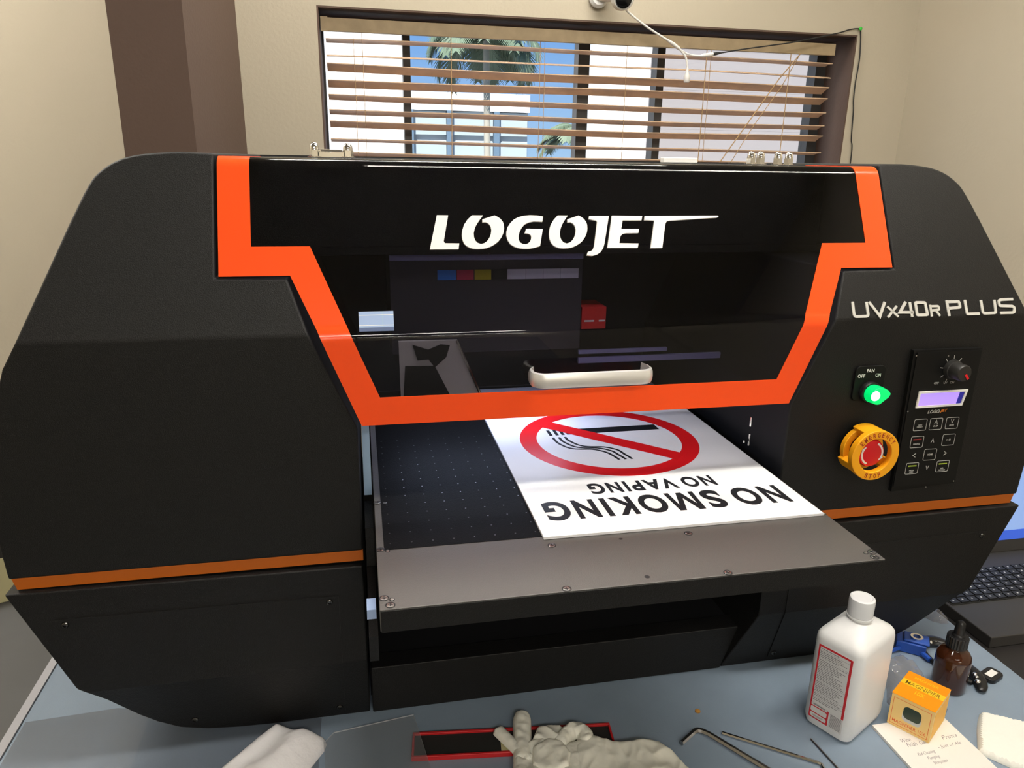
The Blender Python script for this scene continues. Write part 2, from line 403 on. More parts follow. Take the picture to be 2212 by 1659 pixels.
# ================================================================== outside
m = MB(); m.box(-12, 18, 1.5, 40, -3.2, -3.0); struct(m.build('ground', 'ground'))
o = MB(); o.box(-2.6, -.012, 3.0, 3.25, -3, 3.2); tag(o.build('garden_wall', 'stucco'), 'bright white sunlit wall outside the left window pane', 'wall')
o = MB(); o.box(.905, 3.2, 3.0, 3.25, -3, 3.2); tag(o.build('garden_wall', 'stucco'), 'bright white sunlit wall outside the third window pane', 'wall')
m = MB()
for k in range(60): m.box(1.105, 2.6, 2.6, 2.70 - .006 * (k % 2), -2.99 + k * .086, -2.99 + k * .086 + .0855)
tag(m.build('garden_wall', 'shutter'), 'pinkish pale ribbed wall outside the right window pane', 'wall')
b = thing('office_building', 'pale office building with tall windows seen behind the palm', 'building', (1.64, 12, -3))
m = MB(); m.box(-1.02, .99, .15, 4, 0, 4.78); m.build('wall', 'bldw', b)
m = MB(); m.box(-1.02, .99, .0, .15, 4.5, 4.78); m.build('fascia', 'white', b)
for x in (-.36, .43, -1.0):
    m = MB(); m.box(x - .045, x + .045, -.02, .15, 0, 4.5); m.build('pillar', 'bldp', b)
for xa, xb in ((-.95, -.41), (-.31, .38), (.48, .97)):
    m = MB(); m.box(xa, xb, .08, .149, 4.12, 4.49); m.build('window', 'bldg', b)
    m = MB(); m.box(xa, xb, .08, .149, 2.2, 4.02); m.build('window', 'bldg', b)
def palm(x, y, z, h, n, L, lbl, droop, azs=None):
    t = thing('palm_tree', lbl, 'tree', (x, y, z))
    m = MB(); m.tube([(0, 0, 0), (.04, 0, h * .5), (0, 0, h)], [.05, .045, .04], 10); m.build('trunk', 'trunk', t)
    rnd = random.Random(n)
    for k in range(n):
        az = (azs[k % len(azs)] if azs else 2 * PI * k / n) + rnd.uniform(-.15, .15); el = rnd.uniform(.2, 1.2)
        m = MB(); p = Vector((0, 0, h)); pts = []
        for i in range(13):
            pts.append(p.copy()); e = el - droop * i / 12; p = p + Vector((math.cos(az) * math.cos(e), math.sin(az) * math.cos(e), math.sin(e))) * L / 12
        m.tube(pts, [.018 - .0012 * i for i in range(13)], 5)
        for i in range(1, 13):
            d = (pts[i] - pts[i - 1]).normalized(); sd_ = d.cross(Vector((0, 0, 1))); sd_.normalize()
            ll = L * .34 * math.sin(PI * (i / 13) ** .7) + .04
            for q in range(3):
                a0 = pts[i - 1].lerp(pts[i], q / 3)
                for sg in (-1, 1):
                    tip = a0 + sd_ * sg * ll * .75 + d * ll * .55 + Vector((0, 0, -ll * .35)); w = d * .018
                    m.add([a0 - w, a0 + w, tip, a0.lerp(tip, .5) + Vector((0, 0, .02))], [(0, 1, 3), (0, 3, 2), (1, 2, 3)], 0)
        m.build('frond', 'frond', t, recalc=False)
palm(1.38, 9.0, -3, 5.15, 22, 1.0, 'palm tree in the middle of the blue window pane', 2.4)
palm(2.55, 8.5, -3, 3.95, 12, .75, 'low palm at the right edge of the blue pane', 2.2)

# ================================================================== window blind
bl = thing('window_blind', 'wooden slatted blind half tilted in the window recess', 'blind')
m = MB(); m.box(-.3345, 1.019, 1.128, 1.134, 1.0135, 1.0425); m.box(-.3345, 1.019, 1.1345, 1.175, 1.0185, 1.0405)
m.build('headrail', 'valance', bl, bevel=.001)
m = MB(); m.box(-.3345, -.318, 1.126, 1.1275, 1.012, 1.044); m.build('valance_clip', 'valance', bl)
zs = [(.9956, .9996, .9916), (.9608, .9677, .9593), (.9362, .9304, .9275), (.8998, .9023, .8987), (.8704, .8619, .8624), (.8364, .8277, .828),
      (.8074, .7953, .7995), (.7684, .7637, .7595), (.735, .731, .727), (.702, .698, .694), (.669, .665, .661), (.636, .632, .628)]
ap = [.0105, .0035, .0195, .0185, .0140, .0125, .0160, .0080, .012, .012, .012, .012]
for k, (za, zb, zc) in enumerate(zs):
    w = .036; el = (zb - .727) / 1.97
    tl = math.asin(min(.95, max(0.0, (ap[k] - .0022)) / w)) - el
    m = MB(); vs = []; fs = []
    nseg = 16
    for i in range(nseg + 1):
        t = i / nseg; x = -.325 + t * 1.345
        z = za * (2 * t - 1) * (t - 1) + zb * 4 * t * (1 - t) + zc * t * (2 * t - 1)
        z = z * .5 + (za + (zc - za) * t) * .5 + .0012 * math.sin(9 * t + k)
        for (q, bow) in ((-.5, 0), (-.17, .0016), (.17, .0016), (.5, 0)):
            yy = 1.152 + q * w * math.cos(tl); zz = z - q * w * math.sin(tl) + bow
            vs.append((x, yy, zz + .0011)); vs.append((x, yy, zz - .0011))
    for i in range(nseg):
        a = i * 8; b2 = a + 8
        for j in range(3):
            c = 2 * j
            fs.append((a + c, a + c + 2, b2 + c + 2, b2 + c)); fs.append((a + c + 1, b2 + c + 1, b2 + c + 3, a + c + 3))
        fs.append((a, b2, b2 + 1, a + 1)); fs.append((a + 6, a + 7, b2 + 7, b2 + 6))
    fs.append((0, 1, 3, 2)); fs.append((2, 3, 5, 4)); fs.append((4, 5, 7, 6))
    e = nseg * 8; fs.append((e, e + 2, e + 3, e + 1)); fs.append((e + 2, e + 4, e + 5, e + 3)); fs.append((e + 4, e + 6, e + 7, e + 5))
    m.add(vs, fs, 0, False); m.build('slat', 'slat', bl)
for x in (-.2605, -.24, -.0266, .1983, .21, .4274, .6473, .66, .89):
    m = MB(); m.tube([(x, 1.131, 1.014), (x + .001, 1.131, .85), (x, 1.131, .62)], .0011 if x in (-.0266, .6473, .89) else .0007, 6); m.build('ladder_cord', 'cord', bl)
m = MB(); m.tube([(.915, 1.126, 1.014), (.86, 1.124, .95), (.79, 1.122, .85), (.70, 1.122, .72)], .0014, 6); m.tube([(.915, 1.127, 1.014), (.87, 1.126, .93), (.80, 1.125, .83), (.735, 1.125, .72)], .001, 6)
m.build('pull_cord', 'cord', bl)

# ================================================================== wall camera and cables
sc = thing('security_camera', 'white ball security camera on the wall above the window', 'camera', (.34, 1.10, 1.10))
m = MB(); m.lathe([(.022, 0), (.024, .004), (.024, .012), (.018, .018)], Matrix.Translation((-.008, 0, .012)) @ Matrix.Rotation(PI / 2, 4, 'X')); m.build('wall_mount', 'camw', sc)
m = MB(); m.tube([(-.012, -.016, .012), (.01, -.03, .008), (.028, -.045, .006)], .009, 10); m.build('arm', 'camw', sc)
T = Matrix.Translation((.036, -.058, .004)) @ Matrix.Rotation(math.radians(-8), 4, 'Z') @ Matrix.Rotation(math.radians(108), 4, 'X')
m = MB(); m.lathe([(.002, -.026), (.016, -.023), (.025, -.014), (.028, 0), (.026, .012), (.0225, .0205), (.020, .0205)], T); m.build('ball_body', 'camw', sc)
m = MB(); m.lathe([(.0198, .0205), (.0185, .0245), (.012, .028), (.002, .0295)], T); m.build('lens', 'camk', sc)
cb = thing('camera_cable', 'white camera cable hanging in front of the blind with two plugs', 'cable', (0, 0, 0))
def smooth_pts(P, n=6):
    P = [Vector(p) for p in P]; out = []
    for i in range(len(P) - 1):
        p0 = P[max(i - 1, 0)]; p1 = P[i]; p2 = P[i + 1]; p3 = P[min(i + 2, len(P) - 1)]
        for k in range(n):
            t = k / n; out.append(.5 * ((2 * p1) + (p2 - p0) * t + (2 * p0 - 5 * p1 + 4 * p2 - p3) * t * t + (3 * p1 - p0 - 3 * p2 + p3) * t ** 3))
    return out + [P[-1]]
m = MB()
m.tube(smooth_pts([(.392, 1.062, 1.088), (.4112, 1.088, 1.0816), (.4645, 1.09, 1.0507), (.5289, 1.09, 1.0195), (.553, 1.09, 1.005), (.572, 1.09, .985), (.5785, 1.09, .9584)]), .0026, 8)
m.tube(smooth_pts([(.553, 1.09, 1.005), (.572, 1.09, .996), (.5945, 1.09, .9919), (.617, 1.09, .9925)]), .0025, 8)
m.build('wire', 'cablew', cb)
m = MB(); m.tube([(.578, 1.09, .962), (.5785, 1.09, .952), (.5786, 1.09, .943), (.5787, 1.09, .930), (.5787, 1.09, .927)], [.003, .004, .0075, .0078, .006], 10); m.build('plug', 'cablew', cb)
m = MB(); m.tube([(.612, 1.09, .992), (.620, 1.09, .9932), (.645, 1.09, .9972)], [.003, .005, .005], 10); m.build('plug', 'cablew', cb)
m = MB(); m.tube([(.518, 1.09, 1.025), (.535, 1.09, 1.016), (.552, 1.09, 1.006)], [.003, .0048, .004], 10); m.build('splitter', 'cablew', cb)
kc = thing('power_cable', 'thin black cable pinned at the window corner and running down the wall', 'cable')
m = MB(); m.tube(smooth_pts([(.646, 1.092, .9972), (.7212, 1.092, 1.0113), (.80, 1.092, 1.024), (.8765, 1.092, 1.0368), (.9918, 1.092, 1.0619), (1.03, 1.094, 1.073), (1.0582, 1.094, 1.0762), (1.0655, 1.095, 1.065),
    (1.0722, 1.095, 1.0112), (1.0715, 1.095, .97), (1.0701, 1.095, .9419), (1.072, 1.095, .90), (1.0764, 1.095, .8714), (1.082, 1.095, .80), (1.0896, 1.095, .7505), (1.09, 1.095, .5)]), .0017, 7)
m.build('wire', 'cablek', kc)
m = MB(); m.tube([(.643, 1.0915, .9968), (.655, 1.0915, .999), (.668, 1.0915, 1.0015)], [.0038, .0038, .002], 8); m.build('connector', 'cablek', kc)
m = MB(); m.lathe([(.002, 0), (.0022, .006), (.0045, .0075), (.0045, .010), (.0025, .011)], Matrix.Translation((1.0605, 1.0995, 1.0765)) @ Matrix.Rotation(PI / 2, 4, 'X'), 12)
tag(m.build('push_pin', 'pin'), 'small green push pin beside the top right window corner', 'pin')

# ================================================================== furniture
tb = thing('work_table', 'blue grey work table under the printer', 'table', (0, 0, ZF))
m = MB(); m.box(-.735, .675, -.42, .62, .72, .75); m.build('tabletop', 'table', tb, bevel=.002)
m = MB(); m.box(-.747, -.7355, -.42, .62, .715, .7515); m.build('edge_trim', 'tedge', tb)
for x in (-.69, .63):
    for y in (-.37, .57):
        m = MB(); m.box(x - .02, x + .02, y - .02, y + .02, 0, .7195); m.build('leg', 'steel', tb)
sdk = thing('side_desk', 'plain grey desk left of the work table', 'desk', (0, 0, ZF))
m = MB(); m.box(-1.75, -.752, -.6, 1.06, .69, .72); m.build('desktop', 'sided', sdk)
for x in (-1.70, -.80):
    m = MB(); m.box(x - .02, x + .02, -.55, 1.0, 0, .6895); m.build('side_panel', 'sided', sdk)
m = MB(); m.box(-.07, .07, -.06, .06, 0, .085); m.box(-.0705, .0705, -.0605, .0605, .0851, .12, 1)
o = m.build('small_carton', ['cream', 'blackfelt'], bevel=.002, loc=(-.958, .50, -.03)); o.rotation_euler = (0, 0, .3)
tag(o, 'cream carton with black lid on the grey side desk', 'box')
dk = thing('computer_desk', 'dark desk right of the work table, under the laptop', 'desk', (0, 0, ZF))
m = MB(); m.box(.70, 1.22, -.25, .75, .67, .70); m.build('desktop', 'darkdesk', dk)
for y in (-.2, .7):
    m = MB(); m.box(.74, 1.18, y - .015, y + .015, 0, .6695); m.build('side_panel', 'darkdesk', dk)
# laptop
lp = thing('laptop', 'black open laptop with a blue screen on the dark desk', 'laptop', (.747, .052, -.05))
m = MB(); m.box(0, .37, 0, .245, 0, .021); m.build('base', 'laptop', lp, bevel=.002)
m = MB(); m.box(.006, .35, .094, .196, .0211, .0218); m.build('keyboard_deck', 'keycap', lp)
for r in range(6):
    for c in range(17):
        m = MB(); x = .0085 + c * .0198 + (.004 * r if r < 5 else 0); y = .0965 + r * .0165
        if x > .335: continue
        m.box(x, x + .0165, y, y + .0138, .0219, .0245); m.box(x + .006, x + .009, y + .006, y + .009, .0246, .0248, 1)
        m.build('key', ['keycap', 'keymark'], lp)
Tl = Matrix.Translation((0, .248, .02)) @ Matrix.Rotation(math.radians(-12), 4, 'X')
m = MB(); m.box(0, .37, 0, .008, 0, .235, 0, Tl); m.build('screen_lid', 'laptop', lp)
m = MB(); m.box(.014, .356, -.0012, -.0002, .044, .222, 0, Tl); m.box(.014, .356, -.0012, -.0002, .024, .0438, 1, Tl); m.build('display', ['screen', 'taskbar'], lp)

# ================================================================== the printer
pr = thing('flatbed_printer', 'large black flatbed printer with an orange framed lid, on the table', 'printer')
SL = .47407; CS = math.sqrt(1 + SL * SL); ZCR = .5385
def fy(z): return (z - ZCR) * SL if z > ZCR else 0.0
def ly(z): return -.004 if z >= .110 else -.004 + (.110 - z) * .312
def slant(x, s, n):       # point on the sloping front: s metres up the slope from the crease, n metres proud of it
    return Vector((x, s * SL / CS - n / CS, ZCR + s / CS + n * SL / CS))
BK = .55
for s in (-1, 1):
    F = (lambda q: [(s * a, b) for a, b in q])
    lo = F([(.2785, .2655), (.2785, .426), (.3272, ZCR), (.6205, ZCR), (.637, .5106), (.662, .44), (.676, .36), (.671, .2665)])
    hi = F([(.3272, ZCR), (.3478, .5965), (.4238, .598), (.4238, .7300)] + [(q.x, q.y) for q in smooth_pts([(.46, .7308, 0), (.482, .7294, 0), (.5059, .7262, 0), (.5246, .7200, 0), (.5408, .709, 0), (.5522, .6945, 0), (.57, .6566, 0)], 4)] + [(.5916, .606), (.6205, ZCR)])
    m = MB(); m.shell([lo, hi], lambda a, b: Vector((a, fy(b), b)), lambda a, b: Vector((a, BK, b)), 0, 1)
    hs = m.build('side_housing', ['black', 'blackin'], pr, bevel=.0028, seg=3, angle=14)
    m = MB(); m.shell([F([(.2792, .2505), (.2792, .2652), (.669, .2662), (.665, .2515)])], lambda a, b: Vector((a, .003, b)), lambda a, b: Vector((a, BK - .01, b)))
    m.build('trim_stripe', 'stripe', pr)
    ca = F([(.2802, .2464), (.2802, .110), (.6205, .1145), (.6765, .2500)])
    inn = .2802 if s < 0 else .2385
    cb_ = F([(.2802 if s < 0 else .2705, .110), (inn, .001), (.408, .0012), (.4488, .0032), (.4886, .008), (.521, .0184), (.5455, .036), (.5636, .0544), (.593, .0914), (.6205, .1145)])
    if s > 0: ca = [(.2705, .2464)] + ca[1:]; ca[1] = (.2705, .110)
    m = MB(); m.shell([ca, cb_], lambda a, b: Vector((a, ly(b), b)), lambda a, b: Vector((a, BK - .004, b)))
    lh = m.build('lower_housing', 'black', pr, bevel=.0022, seg=2, angle=12)
    pa = F([(.3112, .2085), (.3112, .110), (.610, .110), (.6235, .142), (.6395, .178), (.630, .2125)])
    pb = F([(.3112, .110), (.3128, .012), (.47, .012), (.5136, .026), (.5355, .044), (.552, .0605), (.585, .0944), (.610, .110)])
    m = MB(); m.shell([pa, pb], lambda a, b: Vector((a, ly(b) - .0011, b)), lambda a, b: Vector((a, ly(b) + .0005, b)))
    ap_ = m.build('access_panel', 'black', lh)
    for (x, z) in ((.6195, .2055), (.3225, .2016), (.3198, .0215), (.5005, .0335)):
        m = MB(); m.lathe([(.0042, 0), (.0042, .001), (.0034, .0022), (.0022, .0026), (.0018, .0012)], Matrix.Translation((s * x, ly(z) - .0010, z)) @ Matrix.Rotation(PI / 2, 4, 'X'), 12)
        m.build('screw', 'screwd', lh)
    m = MB(); m.box(s * .30 - .02, s * .30 + .02, .01, BK - .02, .2466, .2504)
    m.box(min(s * .32, s * .63), max(s * .32, s * .63), .012, BK - .02, .2505 - .006, .2503); m.build('stripe_gap', 'blackin', pr)
# inner chassis
m = MB(); m.shell([[(-.2784, .003), (.2784, .003), (.2784, .426), (.327, .5385), (.3476, .5966), (.4236, .5985), (.4236, .73), (-.4236, .73), (-.4236, .5985), (-.3476, .5966), (-.327, .5385), (-.2784, .426)]], lambda a, b: Vector((a, BK - .03, b)), lambda a, b: Vector((a, BK, b))); m.build('rear_panel', 'blackin', pr)
m = MB(); m.box(-.4236, .4236, .205, BK - .0305, .60, .7275); m.build('top_cover', 'black', pr, bevel=.002)
m = MB(); m.box(-.2784, .2704, .06, BK - .031, .003, .066); m.build('base_tray', 'blackin', pr)
m = MB(); m.shell([[(-.2765, .001), (.2365, .001), (.262, .0705), (-.2765, .0722)]], lambda a, b: Vector((a, .028, b)), lambda a, b: Vector((a, .0592, b))); m.build('kick_panel', 'black', pr, bevel=.0015)
m = MB(); m.box(-.2784, .2784, .30, .34, .0665, .25); m.build('inner_bulkhead', 'blackin', pr)
m = MB(); m.box(-.2748, -.2652, .058, .075, .3125, .42); m.build('side_bracket', 'steelblue', pr)
m = MB(); m.box(-.2750, -.2655, -.02, .055, .255, .306); m.box(-.2750, -.2655, -.16, .05, .225, .2545); m.build('bed_rail', 'black', pr)
m = MB(); m.box(-.2755, -.2665, -.19, -.17, .296, .3065); m.build('rail_stop', 'palebl', pr)
# the sliding bed
bed = MB(); bed.box(-.2635, .2635, -.2280, .45, .3070, .3303)
bd = bed.build('print_bed', 'bedm', pr, bevel=.0008)
m = MB(); m.box(-.2555, .2555, -.1195, .44, .3304, .3307); m.build('vacuum_plate', 'plate', bd)
m = MB(); m.box(-.2625, .2625, -.2294, -.22805, .3068, .3292); m.build('front_fascia', 'black', bd)
m = MB()
for i in range(-10, 11):
    for j in range(14):
        x = -.0195 + i * .0229; y = -.1068 + j * .0234
        m.lathe([(.0008, 0), (.0008, .0002), (.0004, .00021)], Matrix.Translation((x, y, .3307)), 8, caps=False)
h = m.build('vacuum_holes', 'steel', bd); h['kind'] = 'stuff'
def screw(x, y, big=True):
    m = MB(); R = .0047 if big else .0026; T = Matrix.Translation((x, y, .33035))
    m.lathe([(R, 0), (R, .0004), (R * .88, .0005), (R * .80, .0001)], T, 16, 1, caps=False)
    m.lathe([(R * .80, .0001), (R * .72, .0005), (R * .45, .0006), (R * .40, .0002), (R * .1, .0002)], T, 16, 0, caps=False)
    if big: m.box(-R * .5, R * .5, -.0004, .0004, .00055, .00066, 1, T); m.box(-.0004, .0004, -R * .5, R * .5, .00055, .00066, 1, T)
    m.build('screw', ['steel', 'signk'], bd)
for x, y in ((-.0776, -.1393), (.0803, -.1395), (-.0846, -.2240), (.0849, -.2240), (-.2588, -.2092), (-.2535, -.2215), (.2588, -.2125), (.2545, -.2225), (-.2595, -.1174), (-.2595, -.0037)): screw(x, y)
for x, y in ((-.2515, -.2125), (-.2520, -.1215), (-.2505, -.0063), (.2505, -.2135), (.2612, -.1225)): screw(x, y, False)
m = MB(); m.lathe([(.0028, 0), (.0028, .0002), (.0004, .00021)], Matrix.Translation((.0009, -.217, .3303)), 14); m.build('bolt_hole', 'signk', bd)
m = MB(); m.lathe([(.0020, 0), (.0020, .0002), (.0004, .00021)], Matrix.Translation((.0009, -.1385, .3303)), 14); m.build('bolt_hole', 'signk', bd)
# things inside, seen through the smoked lid; plates, rod and rail imitate mirrored shapes
ca = MB(); ca.box(-.2276, .0545, .221, .36, .455, .595); ca.box(-.2276, .0545, .2195, .221, .5905, .6003, 1)
cg = ca.build('print_carriage', ['carr', 'purpin'], pr, bevel=.002)
for i, (a, b, mm) in enumerate(((-.1605, -.134, 'cyan'), (-.1325, -.1085, 'magenta'), (-.107, -.083, 'inky'), (-.081, -.060, 'inkk'), (-.059, -.032, 'inkw'), (-.0315, -.006, 'inkw'), (-.0055, .020, 'inkw'), (.0205, .0478, 'inkw'))):
    m = MB(); m.box(a, b, .2200, .2207, .5625, .5768); m.build('ink_label', mm, cg)
m = MB(); m.box(.056, .094, .2205, .28, .485, .5184); m.box(.06, .0755, .2202, .2206, .496, .4985, 1); m.box(.083, .0925, .2202, .2206, .496, .4985, 1)
m.build('red_end_block', ['redpart', 'white'], pr)
m = MB(); m.shell([[(-.2225, .4265), (-.116, .4265), (-.148, .503), (-.2235, .5035)]], lambda a, b: Vector((a, .1, b)), lambda a, b: Vector((a, .106, b)))
ip = m.build('mirrored_plate', 'greyin', pr)  # solid plate standing in for a pale shape mirrored in the lid
m = MB(); m.shell([[(-.2195, .4268), (-.157, .4268), (-.178, .470), (-.216, .471)], [(-.2036, .4985), (-.190, .493), (-.178, .470), (-.216, .471)]][0:1], lambda a, b: Vector((a, .098, b)), lambda a, b: Vector((a, .0995, b)))
m.shell([[(-.206, .499), (-.186, .492), (-.170, .4985), (-.158, .497), (-.163, .481), (-.178, .468), (-.186, .479), (-.2, .478)]], lambda a, b: Vector((a, .098, b)), lambda a, b: Vector((a, .0995, b))); m.build('mirrored_dark_shape', 'blackin', ip)  # dark solids imitating a mirror image in the lower lid
m = MB(); m.tube([(-.149, .099, .5028), (-.118, .099, .4285)], .0022, 8); m.build('mirrored_rod', 'chrome', pr)  # rod standing in for a bright line mirrored in the lid
m = MB(); m.box(.0475, .278, .2, .205, .437, .446); m.box(.0475, .188, .2, .205, .4515, .457); m.build('purple_rail_shape', 'purpin', pr)  # strips imitating purple lines mirrored in the lid
m = MB(); m.box(-.224, .05, .235, .265, .446, .4545); m.box(-.22, .046, .238, .262, .4450, .4459, 1)
m.box(-.224, .05, .2338, .2349, .4425, .4545)
m.build('led_bar', ['blackin', 'ledm'], pr)
for x, z0, z1 in ((.2690, .3693, .383), (.2698, .340, .3575), (.262, .345, .348)):
    m = MB(); m.tube([(x, .075, z0), (x, .075, z1)], .0016, 8); m.build('pin', 'chrome', pr)
# ---- lid
prof = [(-.003, .4295), (-.003, .4630), (-.003, .5290), (-.003, .5310)]
prof += [(-.003 + (fy(.546) + .003) * (i / 9) ** 1.9, .5310 + .0150 * i / 9) for i in range(1, 10)]
ZT0 = .7155
prof += [(fy(.5490), .5490), (fy(.600), .600), (fy(.6306), .6306), (fy(.7130), .7130), (fy(ZT0), ZT0)]
y0 = fy(ZT0); cyy = y0 + .0190 * math.cos(math.radians(25.36)); 
for i in range(1, 9):
    a = math.radians(25.36 + (90 - 25.36) * i / 8); rr = .0190
    prof.append((cyy - rr * math.cos(a), ZT0 + rr * (math.sin(a) - math.sin(math.radians(25.36)))))
prof.append((.203, prof[-1][1]))
def lidw(z): 
    if z <= .5395: return .2735 + (.3162 - .2735) * (z - .4295) / .11
    return .3162 + (.3445 - .3162) * min(1, (z - .5395) / .0605)
def inw(z):
    if z <= .5395: return .2515 + (.282 - .2515) * (z - .463) / .0765
    return .282 + (.322 - .282) * min(1, (z - .5395) / .0911)
def pnorm(i):
    a = Vector(prof[max(i - 1, 0)]); b = Vector(prof[min(i + 1, len(prof) - 1)]); d = (b - a).normalized(); return Vector((-d.y, d.x))
def lid_rows(mb, rows, off0, off1):
    """rows: (i, xl, xr, j, xl2, xr2) quads on the profile, made solid between two offsets"""
    V = []; key = {}; qs = []
    def vid(i, x):
        k = (i, round(x, 5))
        if k not in key: key[k] = len(V); V.append((i, x))
        return key[k]
    for (i, a, b, j, c, d) in rows: qs.append((vid(i, a), vid(i, b), vid(j, d), vid(j, c)))
    n = len(V)
    def P(v, o): nn = pnorm(v[0]); return (v[1], prof[v[0]][0] + nn.x * o, prof[v[0]][1] + nn.y * o)
    vs = [P(v, off0) for v in V] + [P(v, off1) for v in V]; es = {}
    for q in qs:
        for k in range(4): es[(q[k], q[(k + 1) % 4])] = 1
    fs = list(qs) + [tuple(n + i for i in reversed(q)) for q in qs]
    side = [(b, a, n + a, n + b) for a, b in es if (b, a) not in es]
    mb.add(vs, fs, 0, True)
    base = len(mb.v) - 2 * n
    for f in side: mb.f.append([base + i for i in f]); mb.m.append(0); mb.sm.append(False)
rows = []; band = []; N = len(prof); iN = 14
for i in range(N - 1):
    z0 = prof[i][1]; z1 = prof[i + 1][1]
    if i < iN: w0, w1 = lidw(z0), lidw(z1)
    else: w0 = w1 = .42
    if i == iN: 
        x_ = .3445
        rows += [(i, -.42, -x_, i + 1, -.42, -x_), (i, -x_, x_, i + 1, -x_, x_), (i, x_, .42, i + 1, x_, .42)]
    else: rows.append((i, -w0, w0, i + 1, -w1, w1))
    if i == 0: band.append((0, -w0, w0, 1, -w1, w1))
    else:
        if i < iN: n0, n1 = inw(z0), inw(z1)
        elif i == iN: n0, n1 = inw(z0), .322
        else: n0 = n1 = .3855
        band += [(i, -w0, -n0, i + 1, -w1, -n1), (i, n0, w0, i + 1, n1, w1)]
m = MB(); lid_rows(m, rows, 0.0, -.004)
lid = m.build('lid', 'acrylic', pr, recalc=True); lab(lid, 'smoked see-through front lid')
m = MB(); lid_rows(m, band, .0009, .0002); m.build('frame_band', 'orange', lid)
# lid handle: a flat silver band bent into a U
hp = [(-.071, -.0032)] + [(-.0755, -.012)] + arc(-.0615, -.022, .0145, 180, 270, 6) + arc(.0545, -.022, .0145, 270, 360, 6) + [(.069, -.012), (.066, -.0032)]
m = MB(); vs = []; fs = []
sec = [(-.0012, -.0092), (.0016, -.0082), (.0030, -.004), (.0033, 0), (.0030, .004), (.0016, .0082), (-.0012, .0092), (-.0016, 0)]
n8 = len(sec)
for k, p in enumerate(hp):
    a = Vector(hp[max(k - 1, 0)]); b = Vector(hp[min(k + 1, len(hp) - 1)]); d = (b - a).normalized(); nn = Vector((d.y, -d.x))
    for (q, z) in sec: vs.append((p[0] + nn.x * q, p[1] + nn.y * q, .4838 + z))
for k in range(len(hp) - 1):
    for j in range(n8): fs.append((k * n8 + j, k * n8 + (j + 1) % n8, (k + 1) * n8 + (j + 1) % n8, (k + 1) * n8 + j))
fs.append(tuple(range(n8 - 1, -1, -1))); fs.append(tuple((len(hp) - 1) * n8 + j for j in range(n8)))
m.add(vs, fs, 0, True); lab(m.build('handle', 'silver', lid), 'brushed silver pull handle')
m = MB()  # thin pale blue rectangles with lines, lying on the lid slope
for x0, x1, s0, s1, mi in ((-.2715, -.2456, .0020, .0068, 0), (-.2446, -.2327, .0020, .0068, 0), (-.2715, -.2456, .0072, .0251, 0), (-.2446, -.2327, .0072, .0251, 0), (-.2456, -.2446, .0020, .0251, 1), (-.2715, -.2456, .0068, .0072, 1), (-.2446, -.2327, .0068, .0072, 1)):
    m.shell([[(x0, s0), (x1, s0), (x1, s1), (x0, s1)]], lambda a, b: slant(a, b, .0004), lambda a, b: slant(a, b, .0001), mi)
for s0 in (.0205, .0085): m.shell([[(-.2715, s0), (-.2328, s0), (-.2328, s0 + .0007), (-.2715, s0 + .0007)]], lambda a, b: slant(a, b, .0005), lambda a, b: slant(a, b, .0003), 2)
lab(m.build('pale_patch', ['palebl', 'steelblue', 'white'], lid), 'pale blue lined patch on the smoked lid')
